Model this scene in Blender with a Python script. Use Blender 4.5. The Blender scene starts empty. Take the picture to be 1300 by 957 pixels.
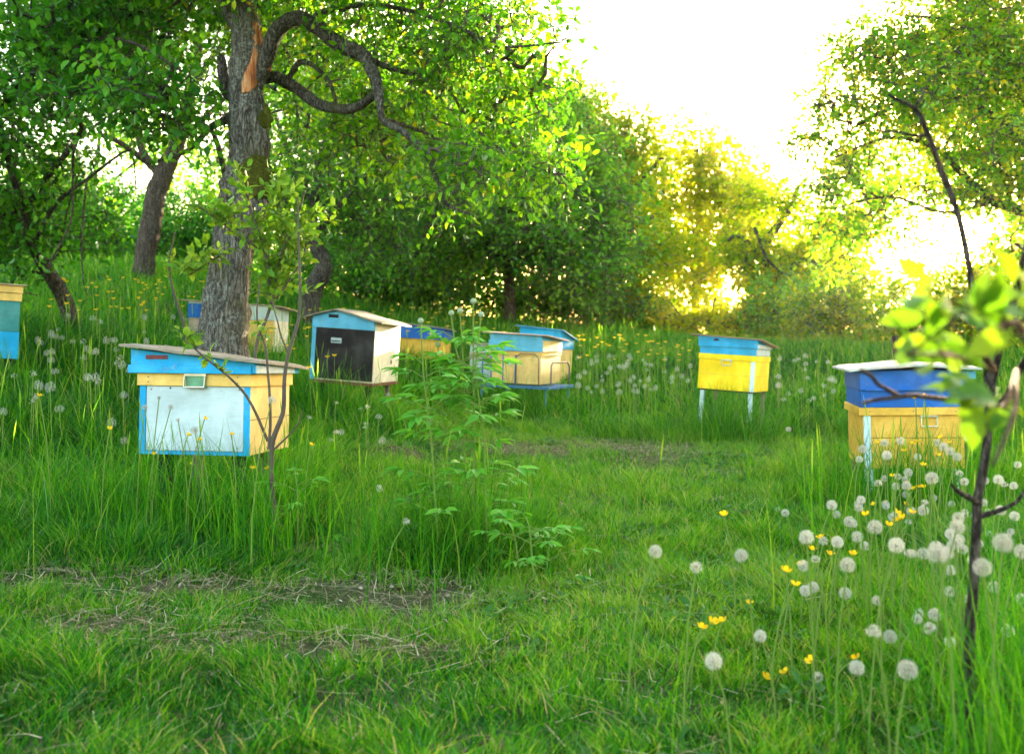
import bpy, math, random
import numpy as np
from mathutils import Vector, Matrix, Euler

rng = np.random.default_rng(11)
random.seed(5)
C = bpy.context.scene.collection
CZ = 0.90                                   # eye height above the ground at the camera
F = 1264.0


def P(px, py, Y):                           # photograph pixel + distance in metres -> world point
    return np.array([(px - 650.0) / F * Y, Y, CZ - (py - 442.0) / F * Y])


# ------------------------------------------------------------------ noise
def _hash(ix, iy, s):
    h = (ix.astype(np.int64) * 374761393 + iy.astype(np.int64) * 668265263 + s * 982451653) & 0xffffffff
    h = ((h ^ (h >> 13)) * 1274126177) & 0xffffffff
    return ((h ^ (h >> 16)) & 0xffff) / 65535.0


def vnoise(x, y, scale, s=0):
    x = np.asarray(x, float) / scale; y = np.asarray(y, float) / scale
    ix = np.floor(x); iy = np.floor(y); fx = x - ix; fy = y - iy
    fx = fx * fx * (3 - 2 * fx); fy = fy * fy * (3 - 2 * fy)
    a = _hash(ix, iy, s); b = _hash(ix + 1, iy, s); c = _hash(ix, iy + 1, s); d = _hash(ix + 1, iy + 1, s)
    return (a * (1 - fx) + b * fx) * (1 - fy) + (c * (1 - fx) + d * fx) * fy


# ------------------------------------------------------------------ terrain
_ctl = []
for px, py, Y in [(650, 868, 2.5), (0, 862, 2.5), (1300, 868, 2.5), (272, 645, 4.7), (650, 650, 4.8), (1160, 655, 4.9), (-150, 610, 4.7),
                  (438, 518, 7.9), (660, 535, 9.0), (925, 550, 8.2), (15, 500, 6.5), (90, 424, 8.5), (270, 452, 9.5), (180, 352, 13),
                  (60, 338, 16), (300, 347, 16), (-100, 345, 13), (395, 408, 12), (530, 452, 10.8), (647, 412, 14.5), (780, 436, 13),
                  (925, 440, 14), (1060, 444, 15), (1135, 447, 12), (1330, 448, 14), (460, 395, 16), (1400, 560, 7.5), (-250, 400, 9)]:
    _ctl.append(P(px, py, Y))
for q in [(-3, 0, 0), (0, 0, 0), (3, 0, 0), (-3, -6, -.1), (3, -6, -.1), (-8, 20, 2.3), (0, 20, 1.35), (9, 20, .95), (-14, 30, 2.3), (14, 30, .95),
          (0, 30, 1.2), (-14, 10, 1.9), (12, 10, .3)]:
    _ctl.append(np.array(q, float))
_ctl = np.array(_ctl)


def _k(r2): return np.where(r2 > 1e-9, 0.5 * r2 * np.log(r2 + 1e-12), 0.0)


def _tps():
    n = len(_ctl)
    r2 = ((_ctl[:, None, :2] - _ctl[None, :, :2]) ** 2).sum(-1)
    A = np.zeros((n + 3, n + 3)); A[:n, :n] = _k(r2) + np.eye(n) * 0.6
    A[:n, n] = 1; A[:n, n + 1:] = _ctl[:, :2]; A[n, :n] = 1; A[n + 1:, :n] = _ctl[:, :2].T
    b = np.zeros(n + 3); b[:n] = _ctl[:, 2]
    return np.linalg.solve(A, b)


_w = _tps()


def H(x, y):
    x = np.asarray(x, float); y = np.asarray(y, float)
    xc = np.clip(x, -14, 14); yc = np.clip(y, -6, 28)
    shp = xc.shape; xf = xc.ravel(); yf = yc.ravel()
    out = np.empty(len(xf))
    for i in range(0, len(xf), 60000):
        X = xf[i:i + 60000]; Yy = yf[i:i + 60000]
        r2 = (X[:, None] - _ctl[None, :, 0]) ** 2 + (Yy[:, None] - _ctl[None, :, 1]) ** 2
        out[i:i + 60000] = _k(r2) @ _w[:-3] + _w[-3] + _w[-2] * X + _w[-1] * Yy
    z = out.reshape(shp)
    z = z + (vnoise(x, y, 1.3, 3) - .5) * .05 + (vnoise(x, y, .45, 4) - .5) * .03
    # small mounds of turned earth
    for mx, my, r, h in MOUNDS:
        z = z + h * np.exp(-((x - mx) ** 2 + (y - my) ** 2) / (r * r))
    return z


MOUNDS = []
for px, py, Y, r, h in [(497, 572, 6.4, .16, .07), (790, 578, 7.0, .3, .03), (470, 760, 3.4, .2, .03)]:
    q = P(px, py, Y); MOUNDS.append((q[0], q[1], r, h))


def Hs(x, y): return float(H(np.array([x]), np.array([y]))[0])


# ------------------------------------------------------------------ mesh helpers
def np_mesh(name, verts, quads=None, tris=None, attrs=None, smooth=False, mi=None):
    me = bpy.data.meshes.new(name)
    verts = np.asarray(verts, np.float32)
    quads = np.zeros((0, 4), np.int32) if quads is None else np.asarray(quads, np.int32)
    tris = np.zeros((0, 3), np.int32) if tris is None else np.asarray(tris, np.int32)
    me.vertices.add(len(verts)); me.vertices.foreach_set('co', verts.ravel())
    nl = quads.size + tris.size
    me.loops.add(nl); me.polygons.add(len(quads) + len(tris))
    me.loops.foreach_set('vertex_index', np.concatenate([quads.ravel(), tris.ravel()]))
    st = np.concatenate([np.arange(len(quads)) * 4, quads.size + np.arange(len(tris)) * 3]).astype(np.int32)
    me.polygons.foreach_set('loop_start', st)
    if smooth: me.polygons.foreach_set('use_smooth', np.ones(len(st), bool))
    if mi is not None: me.polygons.foreach_set('material_index', np.asarray(mi, np.int32))
    for k, v in (attrs or {}).items():
        a = me.attributes.new(k, 'FLOAT', 'POINT'); a.data.foreach_set('value', np.asarray(v, np.float32))
    me.update(calc_edges=True)
    return me


class MB:                                   # collects simple shapes into one mesh
    def __init__(s): s.v = []; s.f = []; s.n = 0

    def add(s, v, f):
        s.v.extend([tuple(map(float, q)) for q in v]); s.f.extend([tuple(i + s.n for i in g) for g in f]); s.n += len(v); return s

    def hexa(s, b, t):                      # b, t: four corners bottom and top, ccw
        return s.add(list(b) + list(t), [(3, 2, 1, 0), (4, 5, 6, 7), (0, 1, 5, 4), (1, 2, 6, 5), (2, 3, 7, 6), (3, 0, 4, 7)])

    def box(s, x0, x1, y0, y1, z0, z1):
        return s.hexa([(x0, y0, z0), (x1, y0, z0), (x1, y1, z0), (x0, y1, z0)], [(x0, y0, z1), (x1, y0, z1), (x1, y1, z1), (x0, y1, z1)])

    def tube(s, pts, rad, n=8, cap=True):
        v, q = tube_arrays([np.asarray(p, float) for p in pts], rad, n)
        f = [tuple(x) for x in q]
        if cap:
            f.append(tuple(range(n))[::-1]); f.append(tuple(range(len(v) - n, len(v))))
        return s.add(v, f)

    def build(s, name, m, parent=None, bevel=0.0, smooth=False):
        me = bpy.data.meshes.new(name); me.from_pydata(s.v, [], s.f); me.update()
        if smooth: me.polygons.foreach_set('use_smooth', [True] * len(me.polygons))
        o = bpy.data.objects.new(name, me); C.objects.link(o); me.materials.append(m)
        if parent: o.parent = parent
        if bevel:
            b = o.modifiers.new('b', 'BEVEL'); b.width = bevel; b.segments = 2; b.limit_method = 'ANGLE'
        return o


def tube_arrays(pts, rad, n=8):
    pts = np.asarray(pts, float); m = len(pts)
    if np.isscalar(rad): rad = [rad] * m
    t = np.gradient(pts, axis=0); t /= np.linalg.norm(t, axis=1)[:, None] + 1e-9
    up = np.array([0.0, 0, 1]) if abs(t[0][2]) < .9 else np.array([0.0, 1.0, 0])
    u = np.cross(t[0], up); u /= np.linalg.norm(u)
    V = []
    a = np.arange(n) * 2 * math.pi / n
    for i in range(m):
        u = u - t[i] * (u @ t[i]); u /= np.linalg.norm(u) + 1e-9
        w = np.cross(t[i], u)
        V.append(pts[i] + rad[i] * (np.cos(a)[:, None] * u + np.sin(a)[:, None] * w))
    V = np.concatenate(V)
    Q = []
    for i in range(m - 1):
        for k in range(n):
            k2 = (k + 1) % n
            Q.append((i * n + k, i * n + k2, (i + 1) * n + k2, (i + 1) * n + k))
    return V, Q


def mesh_obj(name, me, m, parent=None):
    o = bpy.data.objects.new(name, me); C.objects.link(o); me.materials.append(m)
    if parent: o.parent = parent
    return o


def tag(o, label, cat, group=None, kind=None):
    if label: o['label'] = label
    if cat: o['category'] = cat
    if group: o['group'] = group
    if kind: o['kind'] = kind
    return o


def thing(name, label, cat, loc=(0, 0, 0), group=None):
    o = bpy.data.objects.new(name, None); C.objects.link(o); o.location = loc; o.empty_display_size = .1
    return tag(o, label, cat, group)


# ------------------------------------------------------------------ materials
class NT:
    def __init__(s, name):
        s.m = bpy.data.materials.new(name); s.m.use_nodes = True; s.t = s.m.node_tree; s.t.nodes.clear()
        s.out = s.t.nodes.new('ShaderNodeOutputMaterial')

    def n(s, typ, **k):
        x = s.t.nodes.new('ShaderNode' + typ)
        for a, v in k.items():
            if a.startswith('_'): setattr(x, a[1:], v)
            else: s.set(x.inputs[a.replace('0', ' ') if a.replace('0', ' ') in x.inputs else a], v)
        return x

    def set(s, inp, v):
        if isinstance(v, bpy.types.NodeSocket): s.t.links.new(v, inp)
        elif isinstance(v, (tuple, list)) and len(v) == 3 and inp.type == 'RGBA': inp.default_value = (*v, 1)
        else: inp.default_value = v

    def noise(s, vec, scale, detail=4, rough=.55):
        x = s.n('TexNoise'); s.set(x.inputs['Vector'], vec); x.inputs['Scale'].default_value = scale
        x.inputs['Detail'].default_value = detail; x.inputs['Roughness'].default_value = rough
        return x.outputs['Fac']

    def ramp(s, fac, stops):
        x = s.n('ValToRGB'); s.set(x.inputs[0], fac); e = x.color_ramp.elements
        while len(e) < len(stops): e.new(.5)
        for i, (p, c) in enumerate(stops):
            e[i].position = p; e[i].color = (*c, 1) if not np.isscalar(c) else (c, c, c, 1)
        return x.outputs[0]

    def mix(s, f, a, b, mode='MIX'):
        x = s.n('MixRGB', _blend_type=mode); s.set(x.inputs[0], f); s.set(x.inputs[1], a); s.set(x.inputs[2], b); return x.outputs[0]

    def math(s, op, a, b=0.0):
        x = s.n('Math', _operation=op); s.set(x.inputs[0], a); s.set(x.inputs[1], b); return x.outputs[0]

    def mapping(s, scale=(1, 1, 1), kind='Object'):
        tc = s.n('TexCoord'); mp = s.n('Mapping'); s.set(mp.inputs['Vector'], tc.outputs[kind]); mp.inputs['Scale'].default_value = scale
        return mp.outputs[0]

    def principled(s, col, rough=.6, bump=None, bs=.3, bd=.002, metal=0.0, spec=.5):
        p = s.n('BsdfPrincipled'); s.set(p.inputs['Base Color'], col); s.set(p.inputs['Roughness'], rough)
        p.inputs['Metallic'].default_value = metal; p.inputs['Specular IOR Level'].default_value = spec
        if bump is not None:
            b = s.n('Bump'); b.inputs['Strength'].default_value = bs; b.inputs['Distance'].default_value = bd
            s.set(b.inputs['Height'], bump); s.set(p.inputs['Normal'], b.outputs[0])
        s.t.links.new(p.outputs[0], s.out.inputs[0]); return s.m


def foliage(name, stops, trans=.45, gloss=.06, warm=(1.25, 1.15, .5)):
    """stops over the per-leaf 'tint' attribute; translucent thin sheet with a faint waxy sheen"""
    k = NT(name); a = k.n('Attribute', _attribute_name='tint')
    col = k.ramp(a.outputs['Fac'], stops)
    d = k.n('BsdfDiffuse'); k.set(d.inputs[0], col)
    t = k.n('BsdfTranslucent'); k.set(t.inputs[0], k.mix(1.0, col, warm, 'MULTIPLY'))
    mx = k.n('MixShader'); mx.inputs[0].default_value = trans
    k.t.links.new(d.outputs[0], mx.inputs[1]); k.t.links.new(t.outputs[0], mx.inputs[2])
    if gloss:
        g = k.n('BsdfGlossy'); g.inputs['Roughness'].default_value = .42; g.inputs[0].default_value = (.8, .9, 1, 1)
        fr = k.n('Fresnel'); fr.inputs[0].default_value = 1.35
        f2 = k.math('MULTIPLY', k.math('MINIMUM', fr.outputs[0], .3), gloss * 6)
        m2 = k.n('MixShader'); k.set(m2.inputs[0], f2)
        k.t.links.new(mx.outputs[0], m2.inputs[1]); k.t.links.new(g.outputs[0], m2.inputs[2]); mx = m2
    k.t.links.new(mx.outputs[0], k.out.inputs[0]); return k.m


def paint(name, col, wear=(.35, .30, .24), wear_amt=.42, chip=34, plank=None, rough=.55, dirt=.5):
    """weathered paint on boards: faded patches, chips down to wood, grime"""
    k = NT(name); v = k.mapping(); vg = k.mapping((4, 4, 60))
    n1 = k.noise(v, 5, 5); n2 = k.noise(v, chip, 5, .7); n3 = k.noise(vg, 3, 4); n4 = k.noise(v, 14, 6, .65)
    c2 = tuple(min(1, x * 1.25 + .05) for x in col); c3 = tuple(x * .78 for x in col)
    c = k.ramp(n1, [(.3, c3), (.5, col), (.72, c2)])
    c = k.mix(k.ramp(n3, [(.35, 0.0), (.75, .35)]), c, tuple(x * .7 for x in col))
    c = k.mix(k.ramp(n4, [(.48, 0.0), (.72, dirt)]), c, tuple(x * .45 + .03 for x in col))
    w = k.math('MULTIPLY', k.ramp(n2, [(1 - wear_amt, 0.0), (1 - wear_amt + .05, 1.0)]), k.ramp(k.noise(v, 9, 3), [(.55, 0.0), (.68, 1.0)]))
    c = k.mix(w, c, wear)
    return k.principled(c, rough, k.math('ADD', n3, k.math('MULTIPLY', w, -1.0)), .35, .0015, spec=.22)


def wood(name, a=(.20, .17, .14), b=(.42, .37, .31), warm=None):
    k = NT(name); v = k.mapping((3, 40, 40)); v2 = k.mapping()
    n = k.noise(v, 2.2, 6, .65); n2 = k.noise(v2, 9, 5)
    c = k.ramp(n, [(.28, tuple(x * .45 for x in a)), (.45, a), (.68, b)])
    c = k.mix(k.ramp(n2, [(.5, 0.0), (.75, .5)]), c, (.12, .11, .08) if warm is None else warm)
    return k.principled(c, .8, n, .6, .004)


def bark(name, a, b, scale=1.0, lichen=None, moss=None):
    """furrowed bark: long broken vertical ridges with dark cracks between"""
    k = NT(name); v = k.mapping((1, 1, .16)); v2 = k.mapping()
    big = k.noise(v, 34 * scale, 5, .6); fine = k.noise(v, 95 * scale, 5, .7); n2 = k.noise(v2, 7, 5); n3 = k.noise(v2, 55, 5, .7); hz = k.noise(v2, 40 * scale, 4, .7)
    ridge = k.math('ABSOLUTE', k.math('SUBTRACT', big, .5)); ridge = k.ramp(ridge, [(0.0, 0.0), (.07, 1.0)])
    ridge2 = k.ramp(k.math('ABSOLUTE', k.math('SUBTRACT', fine, .5)), [(0.0, .35), (.06, 1.0)])
    h = k.math('MULTIPLY', k.math('MULTIPLY', ridge, ridge2), k.math('ADD', k.math('MULTIPLY', hz, .9), .35))
    c = k.mix(k.ramp(h, [(.15, 0.0), (.95, 1.0)]), tuple(x * .22 for x in a), b); c = k.mix(k.ramp(n2, [(.35, 0.0), (.7, .6)]), c, a)
    if lichen: c = k.mix(k.math('MULTIPLY', k.ramp(n3, [(.53, 0.0), (.6, .8)]), k.ramp(n2, [(.42, 0.0), (.58, 1.0)])), c, lichen)
    if moss: c = k.mix(k.math('MULTIPLY', k.ramp(k.noise(v2, 3.1, 5, .6), [(.54, 0.0), (.66, .85)]), k.ramp(n3, [(.4, 0.0), (.55, 1.0)])), c, moss)
    return k.principled(c, .9, h, .9, .014, spec=.15)


def plain(name, col, rough=.6, metal=0.0, var=.25, scale=20):
    k = NT(name); n = k.noise(k.mapping(), scale, 4)
    c = k.ramp(n, [(.3, tuple(x * (1 - var) for x in col)), (.7, tuple(min(1, x * (1 + var)) for x in col))])
    return k.principled(c, rough, n, .15, .001, metal)


M = {}
M['leaf_apple'] = foliage('apple_leaf', [(0, (.04, .18, .006)), (.5, (.12, .36, .010)), (.85, (.24, .48, .014)), (1, (.52, .50, .02))], .6, .05)
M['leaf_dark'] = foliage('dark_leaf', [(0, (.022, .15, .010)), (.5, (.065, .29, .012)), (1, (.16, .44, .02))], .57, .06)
M['leaf_mid'] = foliage('mid_leaf', [(0, (.04, .19, .010)), (.5, (.12, .38, .016)), (1, (.28, .52, .03))], .58, .06)
M['leaf_yellow'] = foliage('backlit_leaf', [(0, (.10, .30, .006)), (.5, (.28, .44, .008)), (1, (.58, .56, .01))], .66, .02, (1.3, 1.15, .4))  # yellow glow of the low sun behind is put into the leaf colour
M['leaf_bright'] = foliage('young_leaf', [(0, (.07, .20, .015)), (.5, (.12, .29, .02)), (1, (.24, .38, .03))], .5)
M['leaf_near'] = foliage('near_leaf', [(0, (.03, .12, .008)), (.5, (.075, .20, .010)), (1, (.16, .27, .014))], .45, .05)
M['leaf_peony'] = foliage('peony_leaf', [(0, (.06, .28, .02)), (.5, (.12, .40, .03)), (1, (.22, .5, .08))], .45, .06)
M['grass'] = foliage('grass_blade', [(0, (.006, .075, .006)), (.22, (.022, .14, .018)), (.42, (.034, .21, .004)), (.8, (.15, .39, .012)), (.9, (.24, .34, .05)), (1, (.42, .38, .17))], .5, .03, (1.15, 1.1, .5))
M['broad'] = foliage('weed_leaf', [(0, (.03, .12, .02)), (1, (.08, .22, .03))], .4)
M['straw'] = foliage('dry_straw', [(0, (.12, .09, .045)), (.6, (.34, .28, .17)), (1, (.55, .49, .34))], .2, 0, (1, 1, 1))
M['stem'] = foliage('flower_stem', [(0, (.16, .27, .05)), (1, (.22, .33, .08))], .35, .03)
M['puff'] = foliage('seed_down', [(0, (.50, .52, .50)), (1, (.66, .68, .66))], .5, 0, (1, 1, 1))
M['petal'] = foliage('yellow_petal', [(0, (.80, .52, .01)), (1, (.88, .66, .02))], .4, .06, (1.1, 1, .5))
M['core'] = plain('seed_core', (.22, .19, .10))
M['bark_apple'] = bark('apple_bark', (.15, .135, .125), (.37, .35, .335), 1.0, (.38, .44, .42), (.10, .10, .022))
M['bark_limb'] = bark('limb_bark', (.10, .088, .08), (.25, .23, .215), 1.3, (.30, .33, .31), (.09, .09, .02))
M['bark_dark'] = bark('dark_bark', (.085, .07, .058), (.19, .165, .145), 1.2, (.26, .28, .25))
M['bark_warm'] = bark('warm_bark', (.13, .10, .085), (.26, .21, .18), 1.3)
M['twig'] = plain('twig_bark', (.075, .058, .05), .8)
M['sapling_bark'] = bark('sapling_bark', (.06, .045, .042), (.17, .14, .13), 2.0)
M['torn'] = None
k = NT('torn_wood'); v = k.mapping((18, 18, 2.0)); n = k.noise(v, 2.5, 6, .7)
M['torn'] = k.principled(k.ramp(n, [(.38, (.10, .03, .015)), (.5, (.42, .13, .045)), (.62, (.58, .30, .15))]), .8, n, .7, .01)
k = NT('moss'); n = k.noise(k.mapping(), 60, 5, .7)
M['moss'] = k.principled(k.ramp(n, [(.3, (.03, .035, .008)), (.6, (.10, .11, .018)), (.8, (.19, .17, .03))]), 1, n, 1, .02, spec=.1)
M['blue'] = paint('bright_blue_paint', (.004, .34, .72))
M['deepblue'] = paint('deep_blue_paint', (.001, .11, .50))
M['skyblue'] = paint('pale_blue_paint', (.10, .42, .72), wear_amt=.42)
M['paleside'] = paint('faded_blue_white_paint', (.46, .58, .66), (.30, .40, .48), .5)
M['white'] = paint('white_panel_paint', (.47, .58, .66), (.34, .37, .37), .38, rough=.45, dirt=.3)
M['cream'] = paint('cream_paint', (.78, .50, .14), (.42, .34, .22), .36)
M['creamy'] = paint('light_cream_paint', (.74, .52, .20), (.42, .34, .22), .34)
M['ochre'] = paint('ochre_paint', (.70, .40, .06), (.40, .30, .16), .36)
M['yellow'] = paint('yellow_paint', (.92, .64, .002), (.55, .45, .1), .30, dirt=.25)
M['whitewood'] = paint('whitewash', (.78, .70, .55), (.36, .22, .12), .42, dirt=.6)
M['strip'] = paint('white_blue_strip', (.55, .70, .80), (.35, .4, .42), .36)
M['dark'] = paint('charcoal_panel', (.018, .015, .019), (.05, .035, .03), .36, rough=.8, dirt=.2)
M['teal'] = paint('teal_paint', (.035, .22, .24), (.12, .2, .18), .4)
M['maroon'] = plain('maroon_slot', (.15, .03, .04), .7)
M['redwood'] = paint('red_brown_board', (.16, .045, .03))
M['wood'] = wood('weathered_wood')
M['woodwarm'] = wood('warm_board', (.36, .26, .17), (.60, .48, .34), (.5, .32, .2))  # warm pale wood for some roof boards and one ledge
M['roofwhite'] = paint('roof_sheet_paint', (.38, .41, .42), (.30, .32, .34), .5)
M['pinkwood'] = wood('pinkish_board', (.36, .26, .24), (.62, .50, .46), (.4, .3, .26))
M['metal'] = plain('handle_metal', (.42, .42, .38), .35, .9)
M['hole'] = plain('dark_hole', (.012, .010, .010), .9)
M['steelblue'] = plain('blue_steel', (.03, .13, .42), .5, .0)
M['rust_leg_shade'] = plain('rusty_steel_leg_shade', (.20, .15, .14), .7, .3)
M['greenpaint'] = plain('green_plate', (.10, .28, .17), .5)


# ------------------------------------------------------------------ ground
def build_ground():
    ax = np.concatenate([[-120, -90, -60, -40, -28], np.arange(-20, 20.01, .25), [28, 40, 60, 90, 120]])
    ay = np.concatenate([[-60, -25, -12], np.arange(-6, 0, .5), np.arange(0, 24.01, .16), [26, 30, 36, 45, 60, 90, 130]])
    X, Y = np.meshgrid(ax, ay); Z = H(X, Y)
    V = np.stack([X, Y, Z], -1).reshape(-1, 3); nx = len(ax); ny = len(ay)
    i, j = np.meshgrid(np.arange(nx - 1), np.arange(ny - 1)); b = (j * nx + i).ravel()
    me = np_mesh('ground', V, np.stack([b, b + 1, b + nx + 1, b + nx], 1), smooth=True)
    k = NT('meadow_soil'); v = k.mapping()
    n = k.noise(v, 2.2, 6); n2 = k.noise(v, 60, 6, .7)
    c = k.mix(k.ramp(n, [(.38, 0.0), (.56, 1.0)]), (.03, .075, .012), (.11, .085, .055))
    c = k.mix(k.ramp(n2, [(.45, 0.0), (.7, .7)]), c, (.05, .11, .015))
    m = k.principled(c, 1, n2, .8, .03, spec=.1)
    o = mesh_obj('ground', me, m); o['kind'] = 'structure'


build_ground()

# ------------------------------------------------------------------ beehives
HIVE_FOOT = []


def rotm(yaw, roll, pitch):
    c, s = math.cos, math.sin
    Rz = Matrix(((c(yaw), -s(yaw), 0), (s(yaw), c(yaw), 0), (0, 0, 1)))
    Ry = Matrix(((c(roll), 0, s(roll)), (0, 1, 0), (-s(roll), 0, c(roll))))
    Rx = Matrix(((1, 0, 0), (0, c(pitch), -s(pitch)), (0, s(pitch), c(pitch))))
    return Rz @ Ry @ Rx


class Hive:
    """local frame: x across the front, y into the hive, z up; z = 0 is the floor board of the box"""
    def __init__(s, label, X, Y, Zrel, yaw, roll, pitch, W, D, name='beehive', cat='beehive', group='painted wooden beehives in the orchard'):
        R = rotm(math.radians(yaw), math.radians(roll), math.radians(pitch))
        fl = Vector((X, Y, CZ + Zrel))
        s.off = fl.z - Hs(X, Y + D / 2)
        base = fl - R @ Vector((0, 0, s.off))
        s.e = thing(name, label, cat, base, group); s.e.rotation_euler = R.to_euler()
        s.W = W; s.D = D; s.w = W / 2
        c = fl + R @ Vector((0, D / 2, 0)); HIVE_FOOT.append((c.x, c.y, math.radians(yaw), W / 2 + .02, D / 2 + .02, fl.z))

    def b(s, name, m, x0, x1, y0, y1, z0, z1, bevel=.002, mb=None, parent=None):
        mb = mb or MB(); o = s.off
        mb.box(x0, x1, y0, y1, z0 + o, z1 + o)
        return mb.build(name, m, parent or s.e, bevel)

    def boards(s, m, zs, x0=None, x1=None, y=-.0008, side=True):
        """open joints between boards and rusty nail heads"""
        o = s.off; x0 = -s.w + .004 if x0 is None else x0; x1 = s.w - .004 if x1 is None else x1
        for z in zs:
            MB().box(x0, x1, y - .0012, y + .001, z + o - .0013, z + o + .0013).build('board_joint', m, s.e)
            if side: MB().box(s.w - .001, s.w + .0014, .006, s.D - .006, z + o - .0013, z + o + .0013).build('board_joint', m, s.e)

    def nails(s, pts, y):
        for x, z in pts:
            n_ = MB(); o = s.off; a = [(x + .0035 * math.cos(i * 1.047), y, z + o + .0035 * math.sin(i * 1.047)) for i in range(6)]
            n_.add(a + [(p[0], y - .0015, p[2]) for p in a], [(0, 1, 2, 3, 4, 5), (11, 10, 9, 8, 7, 6)] + [(i, (i + 1) % 6, 6 + (i + 1) % 6, 6 + i) for i in range(6)]).build('nail_head', M['rust_leg_shade'], s.e)

    def legs(s, m, size=.04, inset=.03, z=0.0, splay=0.0, name='leg'):
        for sx in (-1, 1):
            for y in (inset, s.D - inset):
                x = sx * (s.w - inset); o = s.off + z
                mb = MB(); h = size / 2
                xb = x + sx * splay
                mb.hexa([(xb - h * .8, y - h, -.12), (xb + h * .8, y - h, -.12), (xb + h * .8, y + h, -.12), (xb - h * .8, y + h, -.12)],
                        [(x - h, y - h, o), (x + h, y - h, o), (x + h, y + h, o), (x - h, y + h, o)])
                mb.build(name, m if y < s.D / 2 else M['rust_leg_shade'], s.e, .002)  # rear legs: shade under the box put into their dull colour

    def cap(s, name, m, z0, zt, ov=.02, mside=None):
        """roof box whose top follows the four corner heights zt = (FL, FR, BR, BL)"""
        w = s.w + ov; y0, y1 = -ov, s.D + ov; o = s.off
        mb = MB().hexa([(-w, y0, z0 + o), (w, y0, z0 + o), (w, y1, z0 + o), (-w, y1, z0 + o)],
                       [(-w, y0, zt[0] + o), (w, y0, zt[1] + o), (w, y1, zt[2] + o), (-w, y1, zt[3] + o)])
        return mb.build(name, m, s.e, .002)

    def plate(s, name, m, zt, ox, oy, th, zx=0.0, ridge=None, round_=.004, wavy=0.0):
        """roof board following the corner heights, overhanging by ox, oy"""
        w = s.w; D = s.D; nx, ny = 24, 8
        o = s.off + zx
        top = []; bot = []
        r = random.Random(len(name) + int(s.off * 999))
        for j in range(ny + 1):
            for i in range(nx + 1):
                x = -w - ox + (2 * w + 2 * ox) * i / nx; y = -oy + (D + 2 * oy) * j / ny
                u = (x + w) / (2 * w); v = y / D
                z = (zt[0] * (1 - u) + zt[1] * u) * (1 - v) + (zt[3] * (1 - u) + zt[2] * u) * v
                if ridge:
                    ru, rh = ridge; z += rh * (1 - abs(u - ru) / (ru if u < ru else 1 - ru))
                z += math.sin(x * 23 + y * 5) * wavy + r.uniform(-1, 1) * wavy * .6
                e = min(i, nx - i) / nx; sh = th * (1 if min(i, nx - i, j, ny - j) > 0 else .62)
                top.append((x, y, z + o + sh)); bot.append((x, y, z + o + (th - sh) * .4))
        N = (nx + 1) * (ny + 1); f = []
        for j in range(ny):
            for i in range(nx):
                a = j * (nx + 1) + i
                f.append((a, a + 1, a + nx + 2, a + nx + 1)); f.append((N + a + nx + 1, N + a + nx + 2, N + a + 1, N + a))
        ring = [i for i in range(nx)] + [nx + j * (nx + 1) for j in range(ny)] + [N - 1 - i for i in range(nx)] + [N - 1 - nx - j * (nx + 1) for j in range(ny)]
        for a, b_ in zip(ring, ring[1:] + ring[:1]): f.append((N + a, N + b_, b_, a))
        return MB().add(top + bot, f).build(name, m, s.e, 0)

    def handle(s, x, z, w=.09, h=.045, plate=True, y=-.004, pm='greenpaint'):
        o = s.off; mb = MB()
        hd = None
        if plate:
            mb.box(x - w / 2, x + w / 2, y - .006, y, z + o - h * .55, z + o + h * .55)
            hd = mb.build('handle', M[pm], s.e, .001)
        m2 = MB(); t = .0045; yy = y - .016
        m2.tube([(x - w / 2, y - .004, z + o + h / 2), (x - w / 2, yy, z + o + h / 2 - .004), (x - w / 2, yy - .006, z + o - h / 2), (x + w / 2, yy - .006, z + o - h / 2),
                 (x + w / 2, yy, z + o + h / 2 - .004), (x + w / 2, y - .004, z + o + h / 2)], t, 6)
        m2.box(x - w / 2 - .004, x + w / 2 + .004, y - .012, y - .001 if not plate else y - .0062, z + o + h / 2, z + o + h / 2 + .012)
        return m2.build('bail' if plate else 'handle', M['metal'], hd or s.e, 0)


# 1. white panelled hive in the left foreground
h = Hive('white panelled hive with blue cap and sloping bark-grey roof board, nearest on the left', -1.396, 4.379, -.468, -6.93, .5, -1.2, .50, .50)
w = h.w
h.b('body', M['creamy'], -w, w, 0, .5, 0, .302)
fr = MB(); o = h.off
fr.box(-w - .003, -w + .026, -.014, 0 - .001, 0 + o, .300 + o); fr.box(w - .022, w + .003, -.014, -.001, 0 + o, .300 + o); fr.box(-w + .026, w - .022, -.014, -.001, 0 + o, .016 + o)
fr.build('panel_frame', M['blue'], h.e, .001)
h.b('front_panel', M['white'], -w + .028, w - .024, -.012, -.001, .018, .300)
h.b('upper_box', M['cream'], -w - .012, w + .012, -.022, .512, .302, .358)
h.handle(.012, .322, .092, .048, y=-.024)
zt = (.462, .405, .388, .455)
h.cap('roof_box', M['blue'], .359, zt, .036)
h.b('trim_board', M['blue'], -w - .044, w + .02, -.046, -.036, .357, .392)
h.b('side_board', M['paleside'], w + .0365, w + .044, -.036, .45, .359, .394)
h.b('entrance_slot', M['maroon'], -w + .035, -w + .135, -.040, -.0355, .418, .436, .0)
h.plate('roof_board', M['wood'], zt, .07, .08, .02, 0, None, wavy=.0015)
h.b('screw_hole', M['hole'], -.115, -.108, -.0135, -.0115, .288, .295, 0)
h.boards(M['hole'], (.155,), 0, 0.001, .1)
h.nails([(-.21, .34), (.2, .342), (-.21, .318), (.2, .317)], -.0222); h.nails([(-.2, .285), (.205, .287), (-.205, .03), (.2, .032), (.02, .028)], -.0122)
h.legs(M['hole'], .05, .08)
H1 = h

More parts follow.
